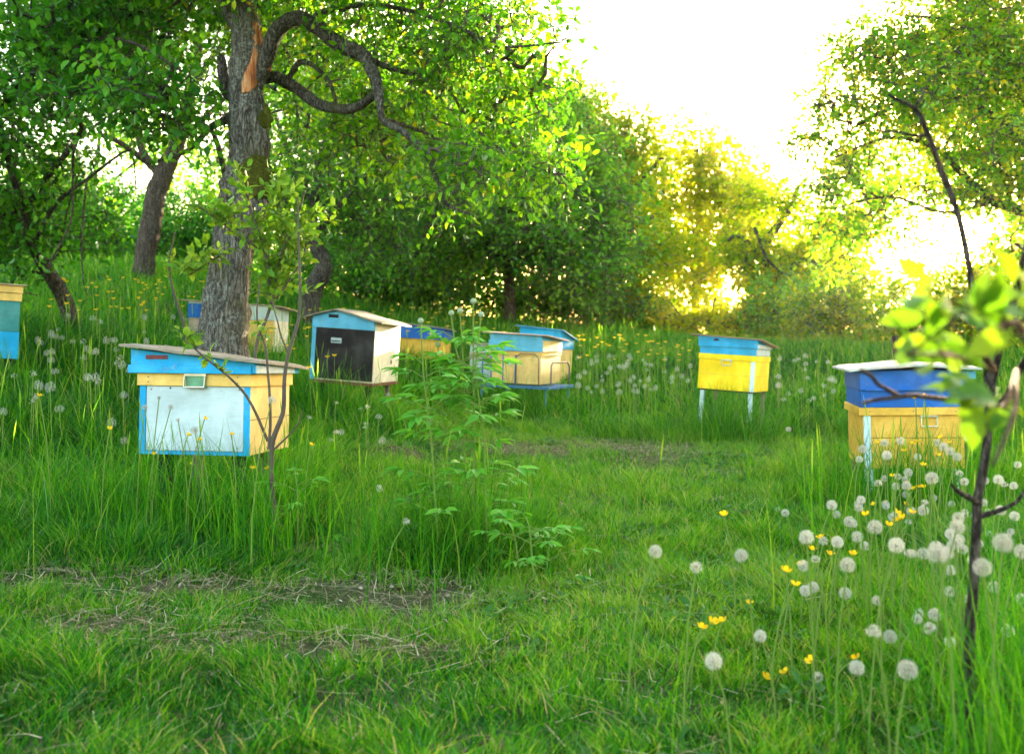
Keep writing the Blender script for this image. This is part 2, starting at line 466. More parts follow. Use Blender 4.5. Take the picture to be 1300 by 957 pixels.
# 2. black fronted hive
h = Hive('tilted hive with charcoal front panel, pale blue frame, sunlit white side and low gable roof', -1.286, 7.528, -.249, -15.2, 3.9, .5, .50, .50)
w = h.w
h.b('body', M['whitewood'], -w, w, 0, .5, 0, .43)
h.b('front_panel', M['dark'], -w + .022, w - .006, -.012, -.001, .012, .395)
fr = MB(); o = h.off
fr.box(-w - .012, -w + .020, -.016, -.001, -.0 + o, .395 + o)
fr.build('corner_post', M['skyblue'], h.e, .001)
mb = MB(); zt = (.43, .42, .39, .41)
pk = -w + .5 * .37
mb.add([(-w - .014, -.018, .397 + o), (w - .004, -.018, .397 + o), (w - .004, -.018, .462 + o), (pk, -.018, .535 + o), (-w - .014, -.018, .478 + o),
        (-w - .014, -.0, .397 + o), (w - .004, -.0, .397 + o), (w - .004, 0, .462 + o), (pk, 0, .535 + o), (-w - .014, -.0, .478 + o)],
       [(0, 1, 2, 3, 4), (9, 8, 7, 6, 5), (0, 5, 6, 1), (1, 6, 7, 2), (2, 7, 8, 3), (3, 8, 9, 4), (4, 9, 5, 0)])
mb.build('gable_board', M['skyblue'], h.e, .001)
MB().hexa([(-w, .001, .43 + o), (w, .001, .43 + o), (w, .5, .43 + o), (-w, .5, .43 + o)], [(-w, .001, .475 + o), (w, .001, .455 + o), (w, .5, .445 + o), (-w, .5, .46 + o)]).build('roof_box', M['whitewood'], h.e)
h.b('entrance_hole', M['hole'], -w + .12, -w + .20, -.021, -.017, .475, .500, 0)
h.plate('roof_board', M['wood'], (.478, .462, .448, .462), .07, .06, .022, 0, (.37, .058), wavy=.002)
nb = h.b('entrance_plate', M['paleside'], -w + .15, -w + .235, -.022, -.0125, .285, .325, .001)
h.b('slot', M['hole'], -w + .155, -w + .23, -.024, -.0222, .296, .303, 0, parent=nb)
h.b('base_board', M['redwood'], -w + .02, w + .012, -.03, .5, -.022, -.002, .002)
for zz, yy in ((.36, .2), (.14, .33)): h.b('side_hole', M['hole'], w - .001, w + .003, yy, yy + .02, zz, zz + .03, 0)
h.legs(M['hole'], .03, .06, -.022)

# 3. small hive behind the black one
h = Hive('small hive with deep blue cap and tan box half hidden behind the charcoal fronted hive', -.98, 10.6, -.11, -8, 3.5, 0, .46, .46)
w = h.w
h.b('body', M['ochre'], -w, w, 0, .46, 0, .21)
zt = (.36, .33, .31, .34)
h.cap('roof_box', M['deepblue'], .211, zt, .02); h.plate('roof_board', M['wood'], zt, .05, .05, .014, wavy=.001)
h.legs(M['hole'], .04, .05)

# 4. hive behind the trunk
h = Hive('long cream hive with blue corner board standing behind the thick apple trunk', -2.63, 9.3, -.03, -3, 2.2, 0, .80, .45)
w = h.w
h.b('body', M['cream'], -w, w, 0, .45, 0, .30)
h.b('side_panel', M['whitewood'], w, w + .012, .0, .45, .0, .30)
h.b('corner_board', M['pinkwood'], -w - .004, -w + .1, -.012, -.001, 0, .30)
zt = (.455, .43, .41, .44)
h.cap('roof_box', M['paleside'], .301, zt, .01); h.b('blue_board', M['deepblue'], -w - .012, -w + .22, -.022, -.0105, .303, .435)
h.plate('roof_board', M['woodwarm'], zt, .09, .04, .014, wavy=.001); h.legs(M['hole'], .04, .06)

# 5. hive at the left edge
h = Hive('tall hive cut off by the left edge with yellow, teal and bright blue stacked boxes', -3.43, 6.36, -.06, 36, 2.5, 0, .5, .5)
w = h.w
h.b('lower_box', M['blue'], -w, w, 0, .5, 0, .175); h.b('middle_box', M['teal'], -w + .003, w - .003, .003, .497, .176, .375)
h.b('upper_box', M['cream'], -w - .006, w + .006, -.006, .506, .376, .425); h.b('roof_box', M['cream'], -w - .01, w + .01, -.01, .51, .429, .475)
h.plate('roof_board', M['woodwarm'], (.476,) * 4, .03, .03, .014); h.legs(M['hole'], .04, .05)

# 6. hives in the middle standing on a blue steel trolley
CX, CY, CZr, cyaw = .029, 9.168, -.325, -23.4
h = Hive('cream hive with blue cap band and thin blue battens standing on the blue steel trolley', CX, CY, CZr, cyaw, 1.9, .4, .50, .50)
w = h.w; HC = h
h.b('body', M['creamy'], -w, w, 0, .5, 0, .262)
h.b('ledge', M['cream'], -w - .008, w + .008, -.008, .508, .263, .297)
for x in (-.245, -.125, 0.0): h.b('batten', M['steelblue'], x - .004, x + .004, -.012, -.001, .0, .262, 0)
zt = (.455, .44, .40, .425)
h.cap('roof_box', M['skyblue'], .298, zt, .012); h.b('blue_board', M['skyblue'], -w - .02, w + .02, -.026, -.0125, .30, .39, .001)
h.b('side_board', M['creamy'], w + .0125, w + .022, -.012, .38, .30, .40, .001)
h.b('label_plate', M['white'], -.08, -.05, -.006, -.001, .165, .19, 0)
h.plate('roof_board', M['pinkwood'], zt, .075, .06, .018, wavy=.001)
# trolley
R = rotm(math.radians(cyaw), math.radians(1.9), 0)
bz = Hs(CX, CY + .25)
tr = thing('hive_trolley', 'low blue steel trolley frame with looped rails carrying the cream hive', 'trolley', (CX, CY, bz)); tr.rotation_euler = R.to_euler()
zo = CZ + CZr - bz - .012
MB().box(-.36, .35, -.07, .60, zo - .028, zo - .002).build('platform', M['steelblue'], tr, .003)
MB().tube([(.02, -.055, zo), (.02, -.055, zo + .262), (.06, -.055, zo + .29), (.20, -.055, zo + .29), (.24, -.055, zo + .25), (.245, -.055, zo)], .006, 8).build('front_rail', M['rust_leg_shade'], tr, 0, True)
MB().tube([(.335, .02, zo), (.335, .02, zo + .19), (.335, .06, zo + .215), (.335, .44, zo + .215), (.335, .5, zo + .17), (.335, .5, zo)], .008, 8).build('side_rail', M['rust_leg_shade'], tr, 0, True)
MB().tube([(-.345, 0.0, zo), (-.345, 0.0, zo + .24), (-.345, .05, zo + .27), (-.345, .5, zo + .27), (-.345, .55, zo + .22), (-.345, .55, zo)], .008, 8).build('side_rail', M['steelblue'], tr, 0, True)
for x, y in ((-.33, -.03), (.31, -.03), (-.33, .55), (.31, .55)):
    MB().tube([(x, y, -.1), (x, y, zo - .028)], .012, 8).build('leg', M['steelblue'], tr, 0, True)
h = Hive('light blue lidded hive peeking above and behind the cream hive on the trolley', .27, 10.4, -.36, -22, 3.5, 0, .44, .42)
w = h.w; h.b('body', M['creamy'], -w, w, 0, .42, 0, .36)
zt = (.575, .55, .47, .53); h.cap('roof_box', M['blue'], .361, zt, .01); h.plate('roof_board', M['skyblue'], zt, .05, .05, .012); h.legs(M['hole'], .04, .05)
h = Hive('pale weathered hive with pinkish boards just left behind the blue steel trolley', -.26, 10.1, -.40, -12, 0, 0, .34, .4)
w = h.w; h.b('body', M['paleside'], -w, w, 0, .4, 0, .29); h.b('middle_board', M['pinkwood'], -w - .005, w + .005, -.01, .41, .291, .36)
zt = (.44, .43, .42, .43); h.cap('roof_box', M['paleside'], .361, zt, 0); h.plate('roof_board', M['wood'], zt, .04, .04, .014); h.legs(M['hole'], .04, .05)

# 7. yellow and blue hive on legs
h = Hive('bright yellow hive with sky blue cap raised on slanting pale blue legs', 1.746, 8.155, -.343, -28.7, 3.3, -1.0, .47, .45)
w = h.w
h.b('body', M['yellow'], -w, w, 0, .45, 0, .245)
h.b('upper_box', M['yellow'], -w - .006, w + .006, -.006, .456, .247, .292)
h.boards(M['ochre'], (.125,), -w + .004, w - .036); h.nails([(-.2, .27), (.2, .272), (-.2, .02), (-.2, .22), (.18, .02)], -.0062)
h.b('corner_strip', M['strip'], w - .034, w + .002, -.010, -.0065, .0, .244, 0)
h.b('lower_cap', M['blue'], -w + .002, w - .002, .002, .448, .293, .350)
zt = (.435, .42, .372, .39)
h.cap('roof_box', M['blue'], .352, zt, .012); h.b('side_board', M['paleside'], w + .0125, w + .018, -.01, .45, .352, .385, .001)
h.b('side_patch', M['paleside'], w - .0015, w + .004, 0.02, .43, .297, .347, .001)
for i, (x, z) in enumerate(((-.105, .408), (-.095, .403), (-.087, .410), (-.099, .413), (-.113, .402), (-.078, .405))): h.b('entrance_hole', M['hole'], x - .006, x + .006, -.0145, -.0118, z - .005, z + .006, 0)
h.handle(.0, .222, .078, .038, False, -.001)
h.plate('roof_board', M['woodwarm'], zt, .07, .05, .009)
h.legs(M['strip'], .032, .035, 0, .012)
h.b('base_board', M['hole'], -w + .01, w - .01, .01, .44, -.012, -.001, 0)

# 8. blue and ochre hive at the right
h = Hive('ochre hive with deep blue cap and pale sheet roof behind the dandelions on the right', 2.032, 5.035, -.298 - .31, -10.6, -1.1, .6, .50, .50)
w = h.w; z = .31
h.b('body', M['ochre'], -w + .006, w - .006, .006, .494, 0, z - .042)
h.b('upper_box', M['ochre'], -w - .012, w + .012, -.012, .512, z - .040, z - .001)
h.b('corner_strip', M['strip'], -w + .012, -w + .046, -.004, .004, .0, z - .042, 0)
h.boards(M['hole'], (z - .155,), -w + .05, w - .01, .0055, False); h.nails([(-.21, z - .02), (.2, z - .021), (-.0, z - .019)], -.0122); h.nails([(-.22, z + .12), (.21, z + .15)], -.0102)
h.b('lower_cap', M['deepblue'], -w, w, 0, .5, z, z + .085)
h.b('roof_box', M['deepblue'], -w - .006, w + .006, -.010, .506, z + .088, z + .186)
h.b('trim_board', M['deepblue'], -w + .02, w + .008, -.020, -.0105, z + .086, z + .096, 0)
h.b('turquoise_corner', M['skyblue'], w + .0065, w + .05, -.005, .06, z + .14, z + .178, 0)
h.handle(.075, z - .073, .075, .045, False, .004)
h.plate('roof_sheet', M['roofwhite'], (z + .187,) * 4, .065, .07, .022, 0, (.5, .018), wavy=.001)
h.legs(M['strip'], .045, .04)
h = Hive('cream hive with wooden ledge half hidden behind the deep blue capped hive', 2.48, 5.95, -.55, -12, 0, 0, .50, .5)
w = h.w; h.b('body', M['whitewood'], -w, w, 0, .5, 0, .24); h.b('ledge', M['woodwarm'], -w - .012, w + .012, -.012, .512, .241, .29)
h.b('roof_box', M['skyblue'], -w + .02, w - .08, .01, .49, .291, .385); h.plate('roof_board', M['wood'], (.386,) * 4, -.0, .02, .014); h.legs(M['hole'], .04, .05)

# small post by the right hedge
q = P(1135, 447, 10.5); g = Hs(q[0], q[1])
mb = MB(); r = .035; rings = []
pts = [(q[0], q[1], g - .1), (q[0] + .004, q[1], g + .1), (q[0] + .01, q[1], CZ + .04), (q[0] + .012, q[1], CZ + .13)]
mb.tube(pts, [.042, .038, .036, .034], 9)
tag(mb.build('fence_post', M['bark_dark'], None, .004), 'short dark wooden post standing in the sunlit grass before the right hedge', 'post')

# ------------------------------------------------------------------ leaves
def frames(d, nrm):
    d = d / (np.linalg.norm(d, axis=1)[:, None] + 1e-9)
    s = np.cross(d, nrm); s /= np.linalg.norm(s, axis=1)[:, None] + 1e-9
    return d, s, np.cross(s, d)


def leafy(name, wood, leaves, parent, mwood, mleaf):
    """twigs and the leaves on them as one crown mesh"""
    wv, wq = wood; lv, lq, lt, ti = leaves; n0 = len(wv)
    lq = np.zeros((0, 4), int) if lq is None else lq
    me = np_mesh(name, np.vstack([wv, lv]), np.vstack([wq, lq + n0]), lt + n0, {'tint': np.concatenate([np.full(n0, .5), ti])},
                 mi=np.concatenate([np.zeros(len(wq)), np.ones(len(lq) + len(lt))]))
    o = mesh_obj(name, me, mwood, parent); me.materials.append(mleaf); return o


def leaf_mesh(name, base, d, nrm, L, Wd, tint, detail=1, raw=False):
    """base (n,3), d direction, nrm rough normal, length L, width Wd arrays"""
    n = len(base); d, s, u = frames(d, nrm)
    L = L[:, None]; Wd = Wd[:, None]
    if detail == 0:
        V = np.stack([base, base + d * L * .5 + s * Wd * .5 + u * Wd * .12, base + d * L - u * L * .1, base + d * L * .5 - s * Wd * .5 + u * Wd * .12], 1)
        b = np.arange(n)[:, None] * 4
        T = np.concatenate([b + np.array([[0, 1, 2]]), b + np.array([[0, 2, 3]])])
        if raw: return V.reshape(-1, 3), None, T, np.repeat(tint, 4)
        return np_mesh(name, V.reshape(-1, 3), None, T, {'tint': np.repeat(tint, 4)})
    def pt(a, w, up): return base + d * L * a + s * Wd * w + u * (Wd * abs(w) * .35 + L * up)
    V = np.stack([base, pt(.28, .42, 0), pt(.3, 0, -.01), pt(.28, -.42, 0), pt(.66, .40, -.05), pt(.66, 0, -.05), pt(.66, -.40, -.05), pt(1.0, 0, -.16)], 1)
    b = np.arange(n)[:, None] * 8
    T = np.concatenate([b + np.array([t]) for t in [[0, 1, 2], [0, 2, 3], [4, 7, 5], [5, 7, 6]]])
    Q = np.concatenate([b + np.array([t]) for t in [[2, 1, 4, 5], [3, 2, 5, 6]]])
    if raw: return V.reshape(-1, 3), Q, T, np.repeat(tint, 8)
    return np_mesh(name, V.reshape(-1, 3), Q, T, {'tint': np.repeat(tint, 8)})


GLARE_HAZE = .00018
SUN_AZ, SUN_EL = math.radians(25), math.radians(6.2)
SUND = np.array([math.sin(SUN_AZ) * math.cos(SUN_EL), math.cos(SUN_AZ) * math.cos(SUN_EL), math.sin(SUN_EL)])
BEAMS = [(P(492, 450, 7.9), .42), (P(700, 450, 9.4), .2)]


def in_beam(p):
    m = np.zeros(len(p), bool)
    for o, r in BEAMS:
        v = p - o; t = v @ SUND
        dd = np.linalg.norm(v - t[:, None] * SUND, axis=1)
        m |= (dd < r * (.8 + .4 * vnoise(p[:, 0], p[:, 2], .3, 9))) & (t > .35)
    return m


def tree(name, label, cat, trunk, limbs, crown, nclus, leaf, mats, nleaf=11, lsize=.055, detail=0, group=None, spread=.16, trunk_r=None,
         trunk_extra=None, tintb=(.0, .8), droop=.2, twig_r=.0035, maxr=.03, trunk_name='trunk', beam=True, gap=.42, gaps=.5, link_max=1.6):
    """trunk, limbs: lists of (point, radius) polylines; crown: [(centre, (rx, ry, rz), weight)]"""
    base = trunk[0][0]
    e = thing(name, label, cat, tuple(base), group)
    inv = -np.array(base)

    def line(pl, nm, m, n=10, sub=5):
        pts = np.array([p for p, r in pl]); rd = np.array([r for p, r in pl])
        t = np.linspace(0, len(pts) - 1, (len(pts) - 1) * sub + 1)
        # Catmull-Rom
        i = np.clip(t.astype(int), 0, len(pts) - 2); f = (t - i)[:, None]
        p0 = pts[np.clip(i - 1, 0, None)]; p1 = pts[i]; p2 = pts[i + 1]; p3 = pts[np.clip(i + 2, None, len(pts) - 1)]
        q = .5 * ((2 * p1) + (-p0 + p2) * f + (2 * p0 - 5 * p1 + 4 * p2 - p3) * f ** 2 + (-p0 + 3 * p1 - 3 * p2 + p3) * f ** 3)
        rr = np.interp(t, np.arange(len(rd)), rd)
        V, Qd = tube_arrays(q, rr, n)
        # knobbly surface
        ctr = np.repeat(q, n, axis=0); dv = V - ctr
        nz = vnoise(V[:, 0] * 3 + V[:, 1] * 5, V[:, 2] * 1.5, .12, 7) + .5 * vnoise(V[:, 0] * 7 - V[:, 1] * 5, V[:, 2], .06, 8)
        V = ctr + dv * (0.86 + .22 * nz)[:, None]
        cap = len(V); V = np.vstack([V, q[-1][None] + (q[-1] - q[-2]) * .15])
        Tt = [(cap - n + k, cap - n + (k + 1) % n, cap) for k in range(n)]
        o = mesh_obj(nm, np_mesh(nm, V + inv, Qd, Tt, smooth=True), m, e)
        return q, rr, o
    q, rr, to = line(trunk, trunk_name, mats[0], 26 if trunk[0][1] > .12 else 12, 12 if trunk[0][1] > .12 else 5)
    nodes = [np.column_stack([q[len(q) // 3:], rr[len(q) // 3:]])]
    for l in limbs:
        q, rr, _ = line(l, 'limb', mats[2] if len(mats) > 2 else mats[0], 10); nodes.append(np.column_stack([q, rr]))
    nodes = np.concatenate(nodes)
    # cluster points inside the crown
    wts = np.array([c[2] * c[1][0] * c[1][1] * c[1][2] for c in crown], float) ** .8; wts /= wts.sum()
    pts = []
    for (c, r, wt), ww in zip(crown, wts):
        n = int(nclus * ww * 2.2) + 4
        v = rng.normal(size=(n, 3)); v /= np.linalg.norm(v, axis=1)[:, None]
        p = np.array(c) + v * (rng.random(n) ** .42)[:, None] * np.array(r) * (0.85 + .3 * vnoise(v[:, 0] * 2 + c[0], v[:, 2] * 2 + v[:, 1], .35, 2))[:, None]
        keep = vnoise(p[:, 0] + p[:, 1] * .7, p[:, 2] + p[:, 1] * .3, gaps, 5) > gap - .25 * rng.random(n)
        pts.append(p[keep][:int(nclus * ww) + 2])
    pts = np.concatenate(pts)
    gz = H(pts[:, 0], pts[:, 1]); pts = pts[pts[:, 2] > gz + .12]
    if beam: pts = pts[~in_beam(pts)]
    # grow twigs: every cluster joins the nearest wood already there
    N = nodes[:, :3]; par = -np.ones(len(N), int); nr = nodes[:, 3]
    dist = np.full(len(pts), 1e9); near = np.zeros(len(pts), int)
    D2 = ((pts[:, None] - N[None]) ** 2).sum(-1); near = D2.argmin(1); dist = np.sqrt(D2.min(1)); del D2
    order_left = np.ones(len(pts), bool); N = list(N); par = list(par); base_n = len(N); load = [0] * base_n; tips = []
    for _ in range(len(pts)):
        i = np.where(order_left, dist, 1e9).argmin(); order_left[i] = False
        a = N[near[i]]; b_ = pts[i]; dd = b_ - a; Ld = np.linalg.norm(dd)
        new = []
        ns = max(1, int(Ld / .22)); last = near[i]
        off = rng.normal(size=3) * Ld * .10
        for k2 in range(1, ns + 1):
            f = k2 / ns; pnt = a + dd * f + off * math.sin(f * math.pi) + np.array([0, 0, math.sin(f * math.pi) * Ld * .12 * (1 - droop * 2)])
            N.append(pnt); par.append(last); load.append(0); last = len(N) - 1; new.append(last)
        tips.append(last)
        for j in new:
            d2 = np.linalg.norm(pts - N[j], axis=1) * 1.02
            m = d2 < dist; dist[m] = d2[m]; near[m] = j
    load = np.array(load, float); par = np.array(par); 
    for t in tips: load[t] += 1
    for j in range(len(N) - 1, base_n - 1, -1): load[par[j]] += load[j]
    Nn = np.array(N); child = np.arange(base_n, len(N)); pa = par[child]
    rad = np.minimum(twig_r * np.maximum(load, 1) ** .42, maxr)
    r1 = rad[child]; r0 = np.where(pa < base_n, np.minimum(rad[child] * 1.4, maxr), rad[pa])
    A = Nn[pa]; B = Nn[child]; d = B - A; d /= np.linalg.norm(d, axis=1)[:, None] + 1e-9
    up = np.where(np.abs(d[:, 2:3]) > .9, np.array([[1.0, 0, 0]]), np.array([[0, 0, 1.0]]))
    s = np.cross(d, up); s /= np.linalg.norm(s, axis=1)[:, None]; u = np.cross(s, d)
    ns = 4; V = []
    for k2 in range(ns):
        an = k2 * 2 * math.pi / ns; V.append(A + (s * math.cos(an) + u * math.sin(an)) * r0[:, None])
    for k2 in range(ns):
        an = k2 * 2 * math.pi / ns; V.append(B + d * .004 + (s * math.cos(an) + u * math.sin(an)) * r1[:, None])
    V = np.stack(V, 1); b = np.arange(len(A))[:, None] * 8
    Q = np.concatenate([b + np.array([[k2, (k2 + 1) % 4, 4 + (k2 + 1) % 4, 4 + k2]]) for k2 in range(4)])
    wood_ = (V.reshape(-1, 3) + inv, Q)
    # leaves
    tp = Nn[tips]; tdir = tp - Nn[par[tips]]; tdir /= np.linalg.norm(tdir, axis=1)[:, None] + 1e-9
    NS = 3; nt_ = len(tp); sdir = tdir[:, None] * .5 + rng.normal(size=(nt_, NS, 3)) * .75; sdir[..., 2] += .22 - droop * .6
    sdir /= np.linalg.norm(sdir, axis=2)[..., None]; slen = spread * (1.3 + 1.5 * rng.random((nt_, NS)))
    per = max(2, round(nleaf / NS)); n = nt_ * NS * per
    si = np.repeat(np.arange(nt_ * NS), per); idx = si // NS; sdf = sdir.reshape(-1, 3)[si]; slf = slen.ravel()[si]
    tt = (np.tile(np.arange(per), nt_ * NS) + .3 + .7 * rng.random(n)) / per
    sag = np.zeros((n, 3)); sag[:, 2] = -slf * tt * tt * droop * .8
    perp = rng.normal(size=(n, 3)); perp -= sdf * (perp * sdf).sum(1)[:, None]; perp /= np.linalg.norm(perp, axis=1)[:, None]
    P0 = tp[idx] + sdf * (slf * tt)[:, None] + sag + perp * .006
    d = sdf * .55 + perp * .85; d[:, 2] -= droop * .6
    # the shoots themselves
    SA = np.repeat(tp, NS, axis=0); SD = sdir.reshape(-1, 3); SB = SA + SD * slen.ravel()[:, None]; SB[:, 2] -= slen.ravel() * droop * .8
    SM = (SA + SB) / 2; SM[:, 2] += slen.ravel() * droop * .2
    sw = np.cross(SD, [0.3, -.9, .3]); sw /= np.linalg.norm(sw, axis=1)[:, None]; su = np.cross(sw, SD)
    SV = []
    for pt_, rr_ in ((SA, twig_r * 1.0), (SM, twig_r * .8), (SB, twig_r * .4)):
        for an in (0, 2.094, 4.189): SV.append(pt_ + (sw * math.cos(an) + su * math.sin(an)) * rr_ * .8)
    SV = np.stack(SV, 1).reshape(-1, 3); sb = np.arange(len(SA))[:, None] * 9; n0_ = len(wood_[0])
    SQ = np.concatenate([sb + np.array([[3 * j_ + k2, 3 * j_ + (k2 + 1) % 3, 3 * j_ + 3 + (k2 + 1) % 3, 3 * j_ + 3 + k2]]) for j_ in (0, 1) for k2 in range(3)])
    wood_ = (np.vstack([wood_[0], SV + inv]), np.vstack([wood_[1], SQ + n0_]))
    nrm = rng.normal(size=(n, 3)) * .6; nrm[:, 2] += .9
    ctint = tintb[0] + (tintb[1] - tintb[0]) * rng.random(len(tp))
    tint = np.clip(ctint[idx] + rng.normal(size=n) * .14, 0, 1)
    if beam:
        kp = ~in_beam(P0); P0 = P0[kp]; d = d[kp]; nrm = nrm[kp]; tint = tint[kp]; n = len(P0)
    Ls = lsize * (.65 + .6 * rng.random(n)); 
    leafy('crown', wood_, leaf_mesh('crown', P0 + inv, d, nrm, Ls, Ls * (.52 + .15 * rng.random(n)), tint, detail, True), e, mats[1], M[leaf])
    return e


def L(*a):                                   # (px, py, Y, width_px) -> [(point, radius)]
    return [(P(px, py, Y), w_ / 2 / F * Y) for px, py, Y, w_ in a]


def E(px, py, Y, rx, ry, rz, wt=1): return (P(px, py, Y), (rx, ry, rz), wt)


def ground_line(l):                          # make the first point stand on the ground
    p, r = l[0]; z = Hs(p[0], p[1]); l[0] = (np.array([p[0], p[1], min(z - .08, p[2])]), r); return l


# the old apple tree
TY = 6.2
TS = .89
tr1 = ground_line(L(*[(a_, b_, c_, d_ * TS) for a_, b_, c_, d_ in ((282, 560, TY, 86), (284, 480, TY, 74), (284, 440, TY, 68), (286, 400, TY, 66), (291, 350, TY, 57), (299, 300, TY, 57), (309, 262, TY, 70), (312, 235, TY, 68), (317, 200, TY, 55),
                    (316, 150, TY, 50), (311, 110, TY, 44), (313, 70, TY, 44), (313, 36, TY, 40), (296, 0, TY, 44), (275, -50, TY + .1, 38), (255, -120, TY + .2, 30), (240, -210, TY + .2, 20))]))
limbs1 = [L((322, 110, TY, 24), (338, 75, TY - .05, 20), (350, 42, TY - .1, 20), (374, 24, TY - .15, 20), (402, 34, TY - .2, 20), (432, 58, TY - .25, 19), (458, 68, TY - .3, 18), (473, 92, TY - .35, 16), (481, 122, TY - .4, 12), (486, 152, TY - .4, 9), (513, 168, TY - .45, 9),
                (541, 198, TY - .5, 7), (556, 230, TY - .5, 5.5), (567, 259, TY - .5, 4.5), (598, 272, TY - .5, 3)),
          L((320, 104, TY, 16), (345, 98, TY + .1, 15), (368, 106, TY + .15, 14), (396, 127, TY + .1, 14), (420, 137, TY, 13), (447, 138, TY - .15, 12), (468, 127, TY - .25, 11), (480, 116, TY - .4, 9)),
          L((400, 30, TY - .2, 8), (404, 18, TY - .2, 8), (440, 9, TY - .3, 7), (482, 7, TY - .4, 6), (541, 20, TY - .5, 5), (607, 46, TY - .7, 4), (640, 60, TY - .7, 3.5), (712, 54, TY - .8, 2.2)),
          L((460, 72, TY - .3, 8), (503, 89, TY - .2, 7), (555, 99, TY - .1, 6), (575, 120, TY, 5), (600, 160, TY, 4), (660, 205, TY - .1, 3), (716, 222, TY - .2, 2)),
          L((364, 104, TY + .15, 8), (380, 80, TY + .1, 7), (398, 84, TY, 6), (418, 104, TY, 5), (427, 132, TY, 4)),
          L((486, 152, TY - .4, 6), (515, 160, TY - .2, 5), (560, 180, TY, 4), (600, 225, TY, 3), (640, 250, TY, 2)),
          L((300, 128, TY + .05, 16), (286, 112, TY + .05, 14), (282, 82, TY, 12), (281, 72, TY, 10)),
          L((300, 150, TY + .2, 12), (270, 160, TY + .5, 9), (240, 190, TY + .7, 6), (200, 205, TY + .8, 4)),
          L((290, 240, TY + .3, 8), (275, 180, TY + .7, 7), (262, 160, TY + .9, 5), (235, 150, TY + 1, 4)),
          L((290, -20, TY, 26), (330, -90, TY - .2, 20), (400, -150, TY - .4, 14), (500, -190, TY - .6, 9))]
crown1 = [E(480, -70, 6.1, 1.2, 1.2, .55), E(560, 50, 6.3, .8, .9, .42, 1.3), E(420, 50, 7.6, .8, .8, .45), E(610, 130, 6.0, .45, .6, .33, 1.2), E(590, 215, 5.8, .28, .4, .28, 1.5),
          E(640, 60, 5.6, .38, .5, .22, 1.3), E(250, -130, 6, 1.4, 1.2, .5), E(380, 150, 8.4, .7, .5, .4, .7), E(640, 200, 6.2, .45, .5, .28), E(680, 120, 6.1, .2, .3, .22), E(520, 150, 7.2, .55, .5, .35),
          E(480, 190, 7.0, .5, .6, .3, .7), E(250, 10, 7, .6, .7, .35, .8), E(700, 215, 5.9, .22, .35, .14)]
t1 = tree('apple_tree', 'thick old apple tree with torn orange wound on its trunk and long arching limbs', 'tree', tr1, limbs1, crown1, 2500, 'leaf_apple',
          (M['bark_apple'], M['twig'], M['bark_limb']), nleaf=13, lsize=.052, detail=1, spread=.095, tintb=(.05, .85), gap=.38, droop=.22, twig_r=.0022, maxr=.013)


def patch(parent, name, m, path, n=9, lift=.012, wob=.25, radfun=None, seedz=0):
    """a lens-shaped patch lying on the camera-facing side of a trunk: path of (px, py, halfwidth px, Y)"""
    inv = np.array(parent.location); top = []
    r = random.Random(seedz)
    fine = []
    for (a, b) in zip(path, path[1:]):
        for f_ in (0, .25, .5, .75): fine.append((a[0] + (b[0] - a[0]) * f_ + r.uniform(-1, 1) * .8, a[1] + (b[1] - a[1]) * f_, (a[2] + (b[2] - a[2]) * f_) * r.uniform(1 - wob, 1 + wob), a[3], a[4]))
    path = fine + [path[-1]]
    for px, py, hw, Y, rt in path:
        c = P(px, py, Y); k_ = Y / F
        for i in range(n + 1):
            a = -1 + 2 * i / n; x = c[0] + a * hw * k_ * (1 + r.uniform(-wob, wob) * .4)
            bulge = math.sqrt(max(0, 1 - a * a))
            top.append((x - inv[0], rt(x) - lift * (.25 + bulge) - inv[1], c[2] + r.uniform(-1, 1) * .004 - inv[2]))
    f = [(j * (n + 1) + i, j * (n + 1) + i + 1, (j + 1) * (n + 1) + i + 1, (j + 1) * (n + 1) + i) for j in range(len(path) - 1) for i in range(n)]
    o = MB().add(top, f).build(name, m, parent, 0, True)
    so = o.modifiers.new('s', 'SOLIDIFY'); so.thickness = .012; so.offset = -1
    return o


def surf(cx, rad, Y=TY):
    def g(x):
        d = min(abs(x - cx), rad * .97); return Y - math.sqrt(rad * rad - d * d) * 1.02
    return g


def wpath(rows, trunkrows):
    out = []
    for px, py, hw in rows:
        pys = [q[1] for q in trunkrows]; cx = np.interp(py, pys, [q[0] for q in trunkrows]); ww = np.interp(py, pys, [q[2] for q in trunkrows])
        out.append((px, py, hw, TY - .1, surf((cx - 650) / F * TY, ww / 2 / F * TY)))
    return out


trows = [(a_, b_, c_ * TS) for a_, b_, c_ in [(313, 36, 40), (313, 70, 44), (311, 110, 44), (316, 150, 50), (317, 200, 55), (312, 235, 68), (309, 262, 70), (299, 300, 57)]]
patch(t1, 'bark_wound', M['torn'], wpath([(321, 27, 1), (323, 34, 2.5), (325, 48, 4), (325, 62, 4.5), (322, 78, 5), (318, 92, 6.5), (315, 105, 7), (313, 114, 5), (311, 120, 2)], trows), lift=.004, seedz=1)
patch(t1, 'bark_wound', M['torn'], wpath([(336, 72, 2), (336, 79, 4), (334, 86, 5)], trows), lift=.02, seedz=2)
patch(t1, 'moss_patch', M['moss'], wpath([(328, 198, 6), (326, 206, 13), (323, 216, 18), (325, 228, 19), (328, 240, 16), (330, 250, 9)], trows), lift=.008, seedz=3, n=14)
patch(t1, 'moss_patch', M['moss'], wpath([(333, 130, 4), (333, 140, 7), (334, 150, 8), (335, 160, 4)], trows), lift=.004, seedz=4)

